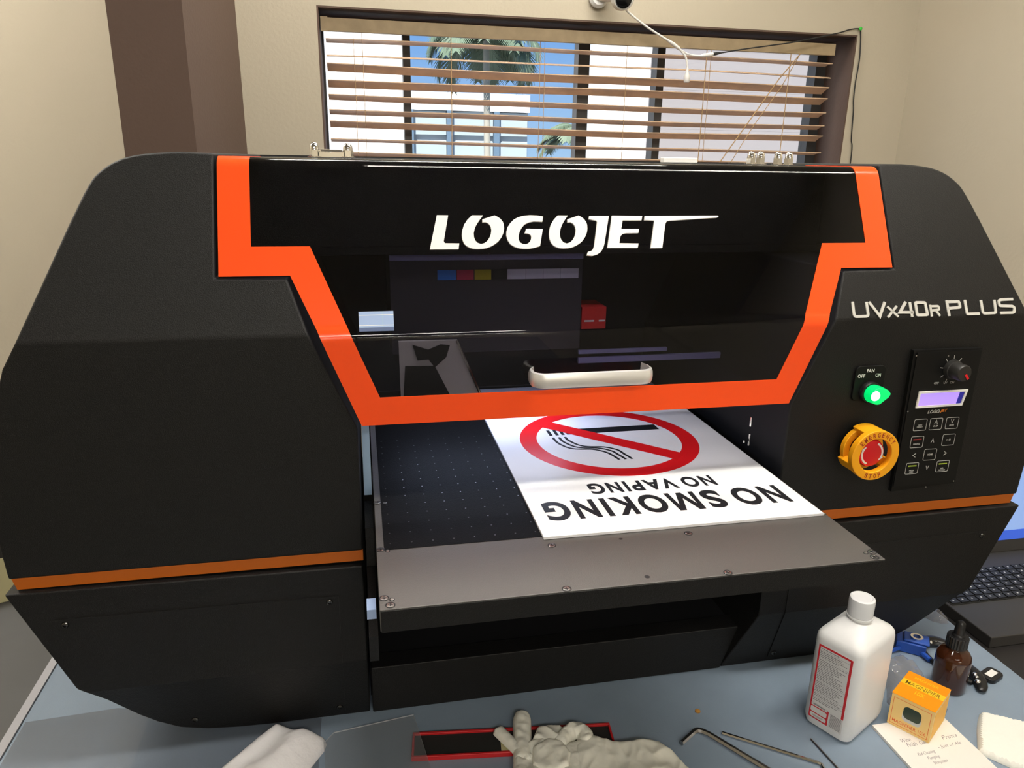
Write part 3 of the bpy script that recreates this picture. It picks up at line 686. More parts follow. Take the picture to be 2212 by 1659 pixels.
# lid lettering
LG = [
[(-.1769,.1384),(-.1635,.1383),(-.1705,.1067),(-.1701,.1053),(-.1689,.1042),(-.1524,.1039),(-.1537,.0969),(-.1872,.097)],
[(-.1354,.1383),(-.141,.133),(-.1454,.1267),(-.148,.1195),(-.1488,.1141),(-.1485,.1087),(-.1469,.1039),(-.1439,.1004),(-.1402,.0984),(-.1358,.0972),(-.1311,.0969),(-.1258,.0971),(-.1205,.0979),(-.1151,.0999),(-.11,.1027),(-.1055,.1063),(-.1016,.1112),(-.0989,.1166),(-.0977,.1215),(-.0977,.1267),(-.0987,.1303),(-.1013,.134),(-.1043,.1363),(-.1081,.1383),(-.1231,.1334),(-.1234,.1294),(-.1193,.1298),(-.1159,.1279),(-.1138,.1243),(-.1132,.1198),(-.1141,.1154),(-.1158,.1113),(-.1187,.1071),(-.1224,.1042),(-.1267,.103),(-.1306,.1043),(-.1332,.1072),(-.1345,.1113),(-.1346,.1162),(-.1332,.1213),(-.1309,.1263),(-.1276,.1312),(-.1222,.1383)],
[(-.0488,.1369),(-.0503,.1303),(-.0557,.1307),(-.0611,.1307),(-.0666,.1297),(-.0722,.127),(-.0761,.123),(-.0792,.1178),(-.081,.1124),(-.081,.108),(-.0796,.1047),(-.0764,.1027),(-.0723,.1023),(-.0691,.1039),(-.0667,.1068),(-.0654,.1101),(-.0655,.113),(-.0677,.1154),(-.0731,.116),(-.0709,.1215),(-.0504,.1213),(-.0554,.1),(-.0628,.0979),(-.0691,.0968),(-.0745,.0967),(-.0807,.0973),(-.0868,.0993),(-.0916,.1026),(-.0944,.1075),(-.0956,.1135),(-.0951,.1184),(-.0931,.1239),(-.0897,.1288),(-.0853,.1329),(-.0797,.136),(-.0732,.1378),(-.065,.1386),(-.056,.1382)],
[(.0094,.1378),(.0344,.1378),(.0254,.1022),(.0234,.097),(.0202,.0924),(.0152,.0891),(.0086,.0873),(.0018,.088),(.0035,.0922),(.0072,.0931),(.0102,.0953),(.0121,.0995),(.0186,.1299),(.0176,.1318),(.0084,.1336)],
[(.0382,.1382),(.0777,.1378),(.0761,.1321),(.0516,.1321),(.0487,.1212),(.0719,.1211),(.0705,.1159),(.0544,.1157),(.05,.1148),(.0471,.1122),(.0458,.1086),(.0447,.103),(.0693,.1025),(.0678,.0969),(.0287,.0972)],
[(.0811,.1378),(.179,.1384),(.18,.1372),(.1777,.136),(.1129,.1318),(.1097,.131),(.1077,.1287),(.1066,.1255),(.0998,.0966),(.0844,.0964),(.0929,.1318),(.0798,.1325)]]
LG.insert(3, [(-.0305 + (x + .1354) * .955, y) for x, y in LG[1]])
m = MB()
for q in LG: m.shell([q[::-1]], lambda a, b: slant(a, b, .0024), lambda a, b: slant(a, b, .0002))
m.build('logo_lettering', 'white', lid)
# ---- raised lettering on the right shoulder
m = MB(); sw = .0037
ST = [[(.3541,.0228),(.3537,.0051),(.3552,.0032),(.3721,.0032),(.3742,.0046),(.3741,.0222)], [(.3779,.0219),(.391,.0027),(.4012,.0214)], [(.4039,.0152),(.4182,.0013)], [(.418,.0156),(.4028,.001)],
      [(.4323,.0208),(.4215,.0071),(.4417,.0066)], [(.4382,.0204),(.4387,.0006)], [(.4681,.0163),(.4684,.0004)], [(.4683,.0142),(.4804,.0142),(.481,.0091),(.4681,.0085)], [(.4753,.0083),(.4809,.0008)],
      [(.4944,.0218),(.495,.0003)], [(.4945,.0195),(.5131,.0195),(.5137,.0117),(.4949,.0107)], [(.5226,.0216),(.5229,.0024),(.542,.0025)], [(.5476,.0208),(.5477,.0041),(.5494,.0025),(.5665,.0029),(.5681,.0041),(.5688,.0207)],
      [(.5987,.021),(.5789,.0207),(.5755,.0192),(.5756,.0124),(.5957,.0114),(.5984,.0097),(.5976,.0039),(.595,.0025),(.5747,.0025)]]
def soft(q, r=.0016):
    out = [q[0]]
    for i in range(1, len(q) - 1):
        p = Vector(q[i]); a = (Vector(q[i - 1]) - p); b = (Vector(q[i + 1]) - p); ra = min(r, a.length * .45); rb = min(r, b.length * .45)
        A = p + a.normalized() * ra; B = p + b.normalized() * rb
        out += [tuple(A), tuple(A * .25 + p * .5 + B * .25), tuple(B)]
    return out + [q[-1]]
ST = [q if q[0][0] in (.3779, .4323) else soft(q) for q in ST]
for q in ST: ribbon(m, q, sw if q[0][0] not in (.4039, .418, .4681, .4683, .4753) else .0031, slant, 0, .0013)
ribbon(m, [(.4465,.0110)] + soft([(.4465,.0110),(.4465,.0197),(.4612,.0193),(.4622,.0028),(.4466,.0028),(.4465,.0105)])[1:] + [(.4465,.0110)], sw, slant, 0, .0013, closed=True)
m.build('model_lettering', 'lettering', pr)
# ---- control panel
def front(y): return lambda a, b, n: Vector((a, y - n, b))
m = MB(); m.shell([[(.4499, .2905), (.5517, .297), (.5517, .4946), (.4462, .4951)]], lambda a, b: Vector((a, -.006, b)), lambda a, b: Vector((a, .001, b)))
m.box(.4508, .5505, -.0075, -.0061, .2990, .4925)
cp = m.build('control_panel', 'panel', pr)
YP = front(-.0077)
m = MB(); ribbon(m, [(.4635, .4158), (.5338, .4164), (.5382, .4362), (.4645, .4364), (.4635, .4158)], .0028, front(-.0077), 0, .0016, closed=True); m.build('display_bezel', 'white', cp)
m = MB(); m.shell([[(.465, .4172), (.525, .4176), (.528, .435), (.4655, .4352)]], lambda a, b: YP(a, b, .0006), lambda a, b: YP(a, b, .0)); m.shell([[(.525, .4176), (.532, .4176), (.5355, .4349), (.528, .435)]], lambda a, b: YP(a, b, .0006), lambda a, b: YP(a, b, .0), 1)
m.build('display', ['lcd', 'lcdd'], cp)
Tk = Matrix.Translation((.5085, -.0077, .4675)) @ Matrix.Rotation(PI / 2, 4, 'X')
m = MB(); m.lathe([(.0135, 0), (.0130, .006), (.0118, .0065), (.0112, .021), (.0100, .0225), (.002, .0228)], Tk, 28)
Tk2 = Tk @ Matrix.Rotation(math.radians(-52), 4, 'Z')
m.box(.002, .0098, -.0016, .0016, .0228, .0236, 1, Tk2); m.build('dial_knob', ['knob', 'redb'], cp)
m = MB()
for a in (15, 50, 90, 130, 172, 215, 250): 
    c, s_ = math.cos(math.radians(a)), math.sin(math.radians(a)); ribbon(m, [(.5085 + .0145 * c, .4675 + .0145 * s_), (.5085 + .019 * c, .4675 + .019 * s_)], .0008, YP)
for x, tx in ((.4847, 'OFF'), (.4995, 'UV'), (.5095, 'ON')): put_text(m, tx, lambda a, b, n, x=x: YP(x + a, .4470 + b, n), None, .0030)
m.build('dial_scale', 'mark', cp)
m = MB(); put_text(m, 'LOGO', lambda a, b, n: YP(.4832 + a, .4052 + b, n), .0190, .0050, 0, shear=.25, offset=.02); put_text(m, 'JET', lambda a, b, n: YP(.5027 + a, .4056 + b, n), .0115, .0050, 1, shear=.25, offset=.02); m.build('panel_logo', ['mark', 'marko'], cp)
def pbutton(x, z, lines, arrow=None, bar=None, frame=True):
    m = MB(); w, h = .0098, .0082
    if frame:
        q = [(x + a, z + b) for a, b in rrect(w, h, .0018, 3)]; ribbon(m, q + [q[0]], .0007, YP, 0, .0002, closed=True)
    if arrow:
        s_ = .0028; yo = .0028 if lines else 0
        A = {'up': [(-1, -1), (0, 1), (1, -1)], 'down': [(-1, 1), (0, -1), (1, 1)], 'left': [(1, 1), (-1, 0), (1, -1)], 'right': [(-1, 1), (1, 0), (-1, -1)]}[arrow]
        ribbon(m, [(x + a * s_ * .8, z + yo + b * s_) for a, b in A], .0008, YP, 0, .0002)
    for i, tx in enumerate(lines):
        hh = .0024 if len(lines) == 1 else .0020; yy = z - .0042 - i * .0026 if (arrow or bar is not None) else z - .0012 - i * .0028
        if len(lines) == 1 and not arrow and bar is None: yy = z - .0014; hh = .0028
        ww = min(.0145, hh * .75 * len(tx)); put_text(m, tx, lambda a, b, n: YP(x - ww / 2 + a, yy + b, n), ww, hh, 0)
    if bar is not None: m.shell([[(x - .0065, z + .0028), (x + .0065, z + .0028), (x + .0065, z + .0046), (x - .0065, z + .0046)]], lambda a, b: YP(a, b, .0002), lambda a, b: YP(a, b, 0), 1)
    m.build('button', ['mark', bar or 'markg'], cp)
pbutton(.4752, .3893, ['AUTO', 'HEIGHT']); pbutton(.5, .3893, ['Z UP'], 'up'); pbutton(.5257, .3893, ['DOWN'], 'down')
pbutton(.4751, .3642, ['CANCEL'], bar='markr'); pbutton(.5, .3647, [], 'up', frame=False); pbutton(.5253, .3645, ['>II'])
pbutton(.4747, .3443, [], 'left', frame=False); pbutton(.4999, .344, ['HOME']); pbutton(.5244, .3445, [], 'right', frame=False)
pbutton(.4749, .3248, ['MEDIA', 'FEED'], bar='markg'); pbutton(.4995, .3245, [], 'down', frame=False); pbutton(.5241, .3248, ['BED', 'FORWARD'], bar='markg')
for x, z in ((.4495, .488), (.4990, .486), (.548, .300), (.452, .41), (.505, .2935)):
    m = MB(); m.lathe([(.0012, 0), (.0011, .0006), (.0005, .0009)], Matrix.Translation((x, -.0072 if z < .49 and z > .2985 else -.006, z)) @ Matrix.Rotation(PI / 2, 4, 'X'), 10); m.build('screw', 'steel', cp)
# ---- fan switch
q = [(.3885 + a, .4515 + b) for a, b in rrect(.0225, .0240, .007, 5)]
m = MB(); m.shell([q], lambda a, b: Vector((a, -.0035, b)), lambda a, b: Vector((a, -.0002, b)))
fsw = m.build('fan_switch', 'panel', pr, bevel=.0008)
Yf = front(-.0036)
m = MB(); put_text(m, 'FAN', lambda a, b, n: Yf(.3822 + a, .4668 + b, n), .0108, .0046, offset=.005); put_text(m, 'OFF', lambda a, b, n: Yf(.3695 + a, .4598 + b, n), .0107, .0046, offset=.005); put_text(m, 'ON', lambda a, b, n: Yf(.3958 + a, .4602 + b, n), .0078, .0046, offset=.005)
m.build('switch_legend', 'white', fsw)
Tg = Matrix.Translation((.390, -.0036, .4395)) @ Matrix.Rotation(PI / 2, 4, 'X')
m = MB(); m.lathe([(.0150, 0), (.0150, .004), (.0138, .006), (.0130, .006)], Tg, 28); m.build('switch_collar', 'rubber', fsw)
m = MB()
lev = [(.0125 * math.cos(math.radians(a)), .0125 * math.sin(math.radians(a))) for a in range(75, 300, 15)] + [(.016, -.002), (.0185, .003), (.014, .0085)]
lev2 = [(-x, y) for x, y in lev]
m.shell([[(a, b) for a, b in lev]], lambda a, b: Tg @ Vector((a * .92, b * .92, .021)), lambda a, b: Tg @ Vector((a, b, .0062)))
gk = m.build('lever_knob', 'green', fsw, bevel=.0012)
m = MB(); m.lathe([(.0066, .0211), (.0060, .0222), (.002, .0228)], Tg @ Matrix.Translation((-.006, .001, 0)), 20); m.build('lamp_core', 'greenhot', fsw)
# ---- emergency stop with yellow guard
E0 = Vector((.3853, 0, .3636))
es = MB(); es.lathe([(.020, .0), (.020, .0075), (.016, .0078)], Matrix.Translation((E0.x, -.0002, E0.z)) @ Matrix.Rotation(PI / 2, 4, 'X'), 32)
est = es.build('emergency_stop', 'rubber', pr)
def ringm(mb, y0, y1, ro, ri, cx, cz, n=48, mi=0):
    vs = []
    for y in (y0, y1):
        for r in (ro, ri):
            for i in range(n): a = 2 * PI * i / n; vs.append((cx + r * math.cos(a), y, cz + r * math.sin(a)))
    fs = []
    for i in range(n):
        j = (i + 1) % n
        fs += [(i, j, n + j, n + i), (2 * n + i, 3 * n + i, 3 * n + j, 2 * n + j), (i, 2 * n + i, 2 * n + j, j), (n + i, n + j, 3 * n + j, 3 * n + i)]
    mb.add(vs, fs, mi)
cx, cz = .3853, .3636
m = MB(); ringm(m, -.0420, -.0330, .0348, .0235, cx, cz); ringm(m, -.0165, -.0085, .0300, .0205, cx, cz)
for a0, a1 in ((62, 118), (200, 226), (312, 340)):
    pin_ = arc(cx, cz, .0240, a0, a1, 8); po = arc(cx, cz, .0345, a0, a1, 8)
    m.shell([[po[i], po[i + 1], pin_[i + 1], pin_[i]][::-1] for i in range(8)], lambda a, b: Vector((a, -.0335, b)), lambda a, b: Vector((a, -.0095, b)))
g = m.build('guard', 'yellow', est, bevel=.0010)
m = MB()
def arc_text(mb, txt, r, a_mid, step, size, flip=False, mi=0):
    n = len(txt)
    for i, ch in enumerate(txt):
        a = a_mid + ((n - 1) / 2 - i) * step * (1 if not flip else -1); ar = math.radians(a)
        px, pz = cx + r * math.cos(ar), cz + r * math.sin(ar); rot = ar - PI / 2 if not flip else ar + PI / 2
        ca_, sa_ = math.cos(rot), math.sin(rot); wch = size * .62
        put_text(mb, ch, lambda u, v, nn: Vector((px + (u - wch / 2) * ca_ - (v - size / 2) * sa_, -.0420 - nn, pz + (u - wch / 2) * sa_ + (v - size / 2) * ca_)), wch, size, mi, offset=.012)
arc_text(m, 'EMERGENCY', .0290, 90, 13, .0062); m.build('upper_lettering', 'redtxt', g)
m = MB(); arc_text(m, 'STOP', .0290, 270, 13, .0062, True); m.build('lower_lettering', 'redtxt', g)
Tb = Matrix.Translation((.3853, -.004, .3636)) @ Matrix.Rotation(PI / 2, 4, 'X')
m = MB(); m.lathe([(.012, 0), (.012, .010), (.0185, .013), (.0195, .017), (.0195, .026), (.0180, .0295), (.0120, .0315), (.002, .032)], Tb, 36)
bt = m.build('button', 'redb', est)
m = MB()
for a0 in (65, 245):
    q = arc(0, 0, .0148, a0, a0 - 85, 9); ribbon(m, q, .0030, lambda a, b, n: Tb @ Vector((a, b, .0303 + n)), 0, .0006)
    e = math.radians(a0 - 85); e2 = math.radians(a0 - 110)
    m.shell([[(.0180 * math.cos(e), .0180 * math.sin(e)), (.0112 * math.cos(e), .0112 * math.sin(e)), (.0148 * math.cos(e2), .0148 * math.sin(e2))]], lambda a, b: Tb @ Vector((a, b, .0310)), lambda a, b: Tb @ Vector((a, b, .0300)))
m.build('turn_arrows', 'white', bt)
# ---- acorn nuts and hinge bits along the top
def nut(x, y):
    m = MB(); T = Matrix.Translation((x, y, .7277))
    T = T @ Matrix.Scale(1.2, 4)
    m.lathe([(.0075, 0), (.0075, .0008)], T, 20)
    m.lathe([(.0056, .0008), (.0056, .0068)], T, 6, smooth=False)
    m.lathe([(.0050, .0068), (.0049, .0092), (.0042, .0118), (.0028, .0136), (.001, .0142)], T, 16); m.build('acorn_nut', 'chrome', pr)
for x in (-.3161, -.2761, .2675, .2815, .3083, .3247): nut(x, .15)
m = MB(); m.box(-.311, -.281, .146, .154, .7277, .7335); m.tube([(-.309, .152, .7358), (-.283, .152, .7352)], .0015, 8); m.build('hinge_plate', 'chrome', pr)
m = MB(); m.box(.1368, .186, .144, .156, .7277, .7345); m.build('hinge_plate', 'white', pr, bevel=.001)

# ================================================================== printed sign on the bed
SX0, SX1, SY0, SY1 = -.0835, .2575, -.1268, .42
sg = thing('no_smoking_sign', 'white no smoking and no vaping sign lying upside down on the bed', 'sign', (.087, -.1268, .3307))
O = Vector((.087, -.1268, .3307))
def sgn(a, b, n): return Vector((a - O.x, b - O.y, .0032 + n))
m = MB(); m.box(SX0 - O.x, SX1 - O.x, 0, SY1 - SY0, .0001, .0031); m.build('board', 'signw', sg)
RC = (.082, .1447); n = 96; Ro, Ri, hb = .1315, .1066, .0136
m = MB()
ro = [(RC[0] + Ro * math.cos(2 * PI * i / n), RC[1] + Ro * math.sin(2 * PI * i / n)) for i in range(n)]
ri = [(RC[0] + Ri * math.cos(2 * PI * i / n), RC[1] + Ri * math.sin(2 * PI * i / n)) for i in range(n)]
m.shell([[ro[i], ro[(i + 1) % n], ri[(i + 1) % n], ri[i]] for i in range(n)], lambda a, b: sgn(a, b, .0001), lambda a, b: sgn(a, b, -.00005))
ribbon(m, [(RC[0] - .1130 * .7071, RC[1] + .1130 * .7071), (RC[0] + .1130 * .7071, RC[1] - .1130 * .7071)], 2 * hb, lambda a, b, nn: sgn(a, b, nn + .00012), 0, .0001)
m.build('prohibition_ring', 'signr', sg)
m = MB(); fl = lambda a, b: sgn(a, b, .00008); bk = lambda a, b: sgn(a, b, -.00005)
m.shell([[(.0270, .1742), (.1740, .1742), (.1740, .1955), (.0270, .1955)]], fl, bk)
for x in (.0008, .0105, .0196): m.shell([[(x - .0014, .1733), (x + .0034, .1733), (x + .0034, .1957), (x - .0014, .1957)]], fl, bk)
SM = [[(.0022,.1651),(.0028,.153),(.0044,.1421),(.009,.131),(.0142,.1226),(.021,.1172),(.0297,.1143),(.0439,.112),(.052,.108),(.0587,.1019),(.064,.095),(.0672,.0873),(.07,.078),(.0722,.0684)]]
SM.append([(x + .0094, y + (.0035 if .09 < y < .15 else 0)) for x, y in SM[0]]); SM.append([(x + .0187, y + (.0065 if .09 < y < .15 else 0)) for x, y in SM[0]])
for q in SM: ribbon(m, smooth_pts([(a, b, 0) for a, b in q], 3), .0040, lambda a, b, nn: sgn(a, b, nn), 0, .00008)
m.build('cigarette_symbol', 'signk', sg)
ADV = {'N': (.689, .085, .085), 'O': (.723, .04, .04), ' ': (.21, 0, 0), 'S': (.54, .04, .035), 'M': (.872, .07, .07), 'K': (.614, .085, .005), 'I': (.284, .075, .075), 'G': (.692, .04, .07), 'V': (.60, .005, .005), 'A': (.66, .005, .005), 'P': (.565, .085, .035)}
def sign_text(mb, txt, xr, yb, w, h):
    tot = sum(ADV[c][0] for c in txt) - ADV[txt[0]][1] - ADV[txt[-1]][2]; k = w / tot; x = -ADV[txt[0]][1]
    for c in txt:
        a_, l_, r__ = ADV[c]
        if c == 'M':
            q = [(0, 0), (.165, 0), (.20, .70), (.415, .02), (.585, .02), (.80, .70), (.835, 0), (1, 0), (.925, 1), (.715, 1), (.5, .335), (.285, 1), (.075, 1)]
            ww = (a_ - l_ - r__) * k; x0_ = (x + l_) * k
            mb.shell([[(xr - x0_ - a * ww, yb - b * h) for a, b in q]], lambda a, b: sgn(a, b, .0001), lambda a, b: sgn(a, b, -.00005))
        elif c != ' ':
            ov = .012 * h if c in 'OSG' else 0.0
            put_text(mb, c, lambda a, b, nn: sgn(xr - (x + l_) * k - a, yb + ov - b, nn), (a_ - l_ - r__) * k, h + 2 * ov, 0, .0001, offset=.034, res=6)
        x += a_
m = MB(); sign_text(m, 'NO SMOKING', .2400, -.0443, .3080, .0474); m.build('large_lettering', 'signk', sg)
m = MB(); sign_text(m, 'NO VAPING', .1708, -.0015, .1684, .0300); m.build('small_lettering', 'signk', sg)

# ================================================================== things on the table
# rubbing alcohol bottle
BR = math.radians(27)
bo = thing('plastic_bottle', 'large milky white plastic bottle with red bordered label', 'bottle', (.3560, -.0975, .0003), BR)
m = MB(); prs = [(0, .0425, .028, .010), (.003, .0465, .0315, .012), (.012, .0485, .0335, .013), (.132, .0485, .0335, .013), (.138, .0478, .0328, .013), (.143, .0440, .0300, .0125), (.153, .0265, .0205, .0115), (.1565, .0175, .0158, .0110), (.159, .0140, .0138, .0137)]
vs = []; fs = []; N_ = None
for (z, w, d, r) in prs:
    q = rrect(w, d, min(r, w - .0001, d - .0001), 5); N_ = len(q); vs += [(a, b, z) for a, b in q]
for k in range(len(prs) - 1):
    for i in range(N_): j = (i + 1) % N_; fs.append((k * N_ + i, k * N_ + j, (k + 1) * N_ + j, (k + 1) * N_ + i))
fs.append(tuple(range(N_ - 1, -1, -1))); fs.append(tuple((len(prs) - 1) * N_ + i for i in range(N_)))
m.add(vs, fs, 0, True); m.lathe([(.0140, .1588), (.0140, .1615), (.0165, .1620), (.0165, .1640), (.0145, .1642)], None, 28)
body = m.build('bottle_body', 'hdpe', bo)
m = MB(); m.lathe([(.0152, .1645), (.0158, .1650), (.0160, .1800), (.0160, .1850), (.0154, .1890), (.0138, .1902), (.0126, .1902), (.0118, .1895), (.001, .1895)], None, 32); m.build('cap', 'cap', bo)
# label on the narrow left end (local -x face); u runs towards the camera (local -y), v up
def lb(u, v, n): return Vector((-.0485 - n, .0235 - u, v))
m = MB(); LWd, z0, z1, zm = .046, .014, .127, .040
def rect(mb, u0, u1, v0, v1, n0, n1, mi): mb.shell([[(u0, v0), (u1, v0), (u1, v1), (u0, v1)]], lambda a, b: lb(a, b, n1), lambda a, b: lb(a, b, n0), mi)
rect(m, 0, LWd, zm - .004, z1, 0, .0002, 1); rect(m, 0, .0265, z0, zm, 0, .0002, 1)
rect(m, .0024, LWd - .0032, zm - .004, z1 - .0028, .0002, .0003, 0)
rect(m, .002, .024, .0335, .0378, .0002, .0003, 0)
for v0, v1 in ((.0238, .0318), (.0160, .0222)):
    q = [(.013 + a, (v0 + v1) / 2 + b) for a, b in rrect(.0112, (v1 - v0) / 2, .0022, 3)]; m.shell([q], lambda a, b: lb(a, b, .0003), lambda a, b: lb(a, b, .0002), 0)
rect(m, .0275, LWd, z0 - .001, zm - .0045, 0, .0002, 0)
rr = random.Random(3)
for k in range(34):
    v = .1215 - k * .0024
    if v < .0385: break
    u0 = .003; ue = .003 + rr.uniform(.55, .98) * .039
    if k in (1, 6, 20, 28, 31): rect(m, .002, LWd - .0025, v + .0004, v + .0007, .0003, .0004, 2); continue
    u = u0
    while u < ue:
        wl = rr.uniform(.0012, .0042); rect(m, u, min(ue, u + wl), v, v + (.0011 if k > 2 else .0013), .0003, .0004, 2); u += wl + .0007
for k in range(11): rect(m, .029, .044, .0155 + k * .0018, .0155 + k * .0018 + .0010, .0002, .0003, 2)
for k in range(3): rect(m, .0055, .0205 - 2 * k * .001, .0195 - k * .0009, .0199 - k * .0009, .0003, .0004, 2)
rect(m, .0045, .021, .0350, .0364, .0003, .0004, 2)
m.build('label', ['label', 'labelred', 'labeltxt'], bo)
m = MB()
vs_, fs_, asp = text_polys('09/2024 EXP  LOT 21K05')
m.add([(-.0415 + .0 + (b * .0028) * .6, .019 - a * .036, .1435 + b * .0028 * .8) for a, b in vs_], fs_); 
# magnifier box
bx = thing('magnifier_box', 'small orange and beige carton printed MAGNIFIER', 'box', (.4480, -.1265, .0043), math.radians(-57.5))
bw, bdp, bh = .0265, .0315, .0490
m = MB(); m.box(-bw, bw, -bdp, bdp, 0, bh)
m.build('carton', 'boxb', bx, bevel=.0008)
m = MB(); 
def topp(a, b, n): return Vector((a, b, bh + n))
m.box(-bw - .0002, bw + .0002, -bdp - .0002, bdp + .0002, bh - .0001, bh + .0004)
m.box(-bw - .0002, bw + .0002, -.0015, .0105, bh + .0004, bh + .0005, 1)
m.build('lid_flap', ['boxo', 'boxy'], bx)
def sidef(u, v, n): return Vector((-bw + u, -bdp - n, v))
def topf(u, v, n): return Vector((-bw + u, -bdp + v, bh + .0005 + n))
m = MB(); put_text(m, 'MAGNIFIER', lambda a, b, n: topf(.005 + a, .0315 + b, n), .043, .0085, 0, .0001, offset=.005); put_text(m, '10X', lambda a, b, n: topf(.0215 + a, .0165 + b, n), .012, .0085, 1, .0001, offset=.005)
put_text(m, 'MAGNIFIER', lambda a, b, n: topf(.011 + a, .0500 + b, n), .030, .0058, 1, .0001)
m.build('lid_lettering', ['boxp', 'boxy'], bx)
m = MB(); put_text(m, 'MAGNIFIER 10X', lambda a, b, n: sidef(.0058 + a, .0070 + b, n), .0415, .0050, 0, .0001, offset=.005)
ribbon(m, [(.0035, .0040), (.0495, .0040), (.0495, .0440), (.0035, .0440), (.0035, .0040)], .0006, sidef, 0, .0001, closed=True); m.build('front_lettering', 'boxr', bx)
m = MB(); q = [(.028 + a, .0290 + b) for a, b in rrect(.0110, .0092, .0062, 6)]; m.shell([q], lambda a, b: sidef(a, b, .0002), lambda a, b: sidef(a, b, 0))
q = [(.028 + a, .0235 + b) for a, b in rrect(.0116, .0085, .0055, 6)]; m.shell([q], lambda a, b: sidef(a, b, .0001), lambda a, b: sidef(a, b, 0), 1)
m.build('lens_picture', ['lens', 'labelpale'], bx)
m = MB(); m.box(bw, bw + .0002, -bdp + .004, bdp - .004, .004, bh - .006); m.build('end_print', 'boxg', bx)
# notepad
npd = thing('notepad', 'white notepad with handwriting under the magnifier box', 'notepad', (.4383, -.2100, .0002))
m = MB()
for k in range(3): m.box(-.0538, .0538, -.088, .088, k * .0014, k * .0014 + .0013)
m.build('pages', 'paper', npd)
m = MB()
for tx, x, y, w, h_ in (('Wine', -.035, .052, .014, .006), ('Finish', -.033, .044, .015, .0065), ('Gel', -.014, .0445, .010, .006), ('Prints', .022, .047, .024, .006), ('- Just of Alc', .005, .033, .036, .006), ('Pad Cleaning', -.030, .027, .026, .006), ('Pumping', -.022, .019, .018, .006), ('Sharpness', -.020, .011, .021, .006)):
    put_text(m, tx, lambda a, b, n: Vector((x + a, y + b + a * .05, .0042 + n)), w, h_, 0, .0001, shear=.35, offset=-.014)
m.build('handwriting', 'ink', npd)
# folded napkin
nk = blob('paper_napkin', [(.551, -.1265), (.535, -.140), (.520, -.155), (.505, -.172), (.4908, -.1885), (.512, -.2164), (.56, -.255), (.62, -.25), (.66, -.20), (.635, -.175), (.5954, -.1553), (.572, -.139)], .007, 'paperw', edge=.006, res=.003, wr=.0012, wscale=30, z0=.0003)
tag(nk, 'folded white paper napkin right of the notepad', 'napkin')
# dropper bottle
db = thing('dropper_bottle', 'brown glass dropper bottle with a black rubber top', 'bottle', (.549, -.069, .0002))
m = MB(); m.lathe([(.018, 0), (.0215, .001), (.0230, .004), (.0230, .050), (.0220, .0565), (.0180, .0625), (.0120, .0655), (.0110, .0670), (.0110, .0700)], None, 36); m.build('glass_body', 'amber', db)
m = MB(); vs = []; fs = []; nn_ = 48; zz_ = [.0690, .0700, .0860, .0870]
for z in zz_:
    for i in range(nn_): a = 2 * PI * i / nn_; r = (.0142 if i % 2 else .0134) - (.0010 if z in (.0690, .0870) else 0); vs.append((r * math.cos(a), r * math.sin(a), z))
for k in range(3):
    for i in range(nn_): j = (i + 1) % nn_; fs.append((k * nn_ + i, k * nn_ + j, (k + 1) * nn_ + j, (k + 1) * nn_ + i))
fs.append(tuple(range(nn_ - 1, -1, -1))); fs.append(tuple(3 * nn_ + i for i in range(nn_))); m.add(vs, fs); m.build('ribbed_cap', 'rubber', db)
m = MB(); m.lathe([(.0090, .0871), (.0085, .0890), (.0070, .0905), (.0066, .1000), (.0060, .1070), (.0040, .1095), (.001, .1100)], None, 20); m.build('dropper_bulb', 'rubber', db)
# slim black accessory with chrome tips
ac = thing('black_accessory', 'slim black accessory with shiny chrome tips, behind the brown dropper bottle', 'accessory', (.590, -.03, .0005))
m = MB()
m.tube(smooth_pts([(-.013, .046, .006), (.004, .050, .008), (.018, .045, .007), (.024, .036, .005)]), [.002] + [.0085] * 17 + [.003], 12) if False else None
def lens_(mb, P, rs, flat=.6):
    n0 = len(mb.v); mb.tube(smooth_pts(P, 5), rs, 12)
    zc_ = sum(p[2] for p in P) / len(P)
    for i in range(n0, len(mb.v)): v = mb.v[i]; mb.v[i] = (v[0], v[1], zc_ + (v[2] - zc_) * flat)
P = [(-.016, .040, .006), (-.006, .050, .007), (.010, .050, .007), (.024, .038, .006), (.030, .026, .006)]
lens_(m, P, [.002 + .0085 * math.sin(PI * i / 20) ** .7 for i in range(21)], .65)
P = [(-.020, .038, .004), (-.024, .020, .004), (-.024, .000, .004), (-.016, -.022, .004), (-.004, -.044, .004)]
lens_(m, P, [.0038] * 21, .8)
P = [(.014, .004, .005), (.016, -.016, .006), (.012, -.036, .006), (.004, -.052, .005), (-.006, -.062, .004)]
lens_(m, P, [.003 + .007 * math.sin(PI * i / 20) ** .6 for i in range(21)], .6)
m.build('body', 'rubber', ac)
for (x, y) in ((.000, .046), (.009, .045), (-.008, .043), (.006, -.040), (.001, -.048), (.009, -.034)):
    m = MB(); m.lathe([(.0042, 0), (.0040, .0014), (.0026, .0028), (.0008, .0034)], Matrix.Translation((x, y, .0085)), 14); m.build('chrome_stud', 'chrome', ac)
fb = thing('key_fob', 'small black key fob with a white sticker beside the brown bottle', 'key fob', (.628, -.064, .0003), math.radians(20))
m = MB(); q = rrect(.017, .0115, .008, 5); m.shell([q], lambda a, b: Vector((a, b, .007)), lambda a, b: Vector((a, b, 0))); m.box(-.030, -.015, -.005, .005, .001, .005); m.build('fob_body', 'rubber', fb, bevel=.0015)
m = MB(); m.box(-.010, .010, -.0048, .0048, .0071, .0073); m.build('sticker', 'white', fb)
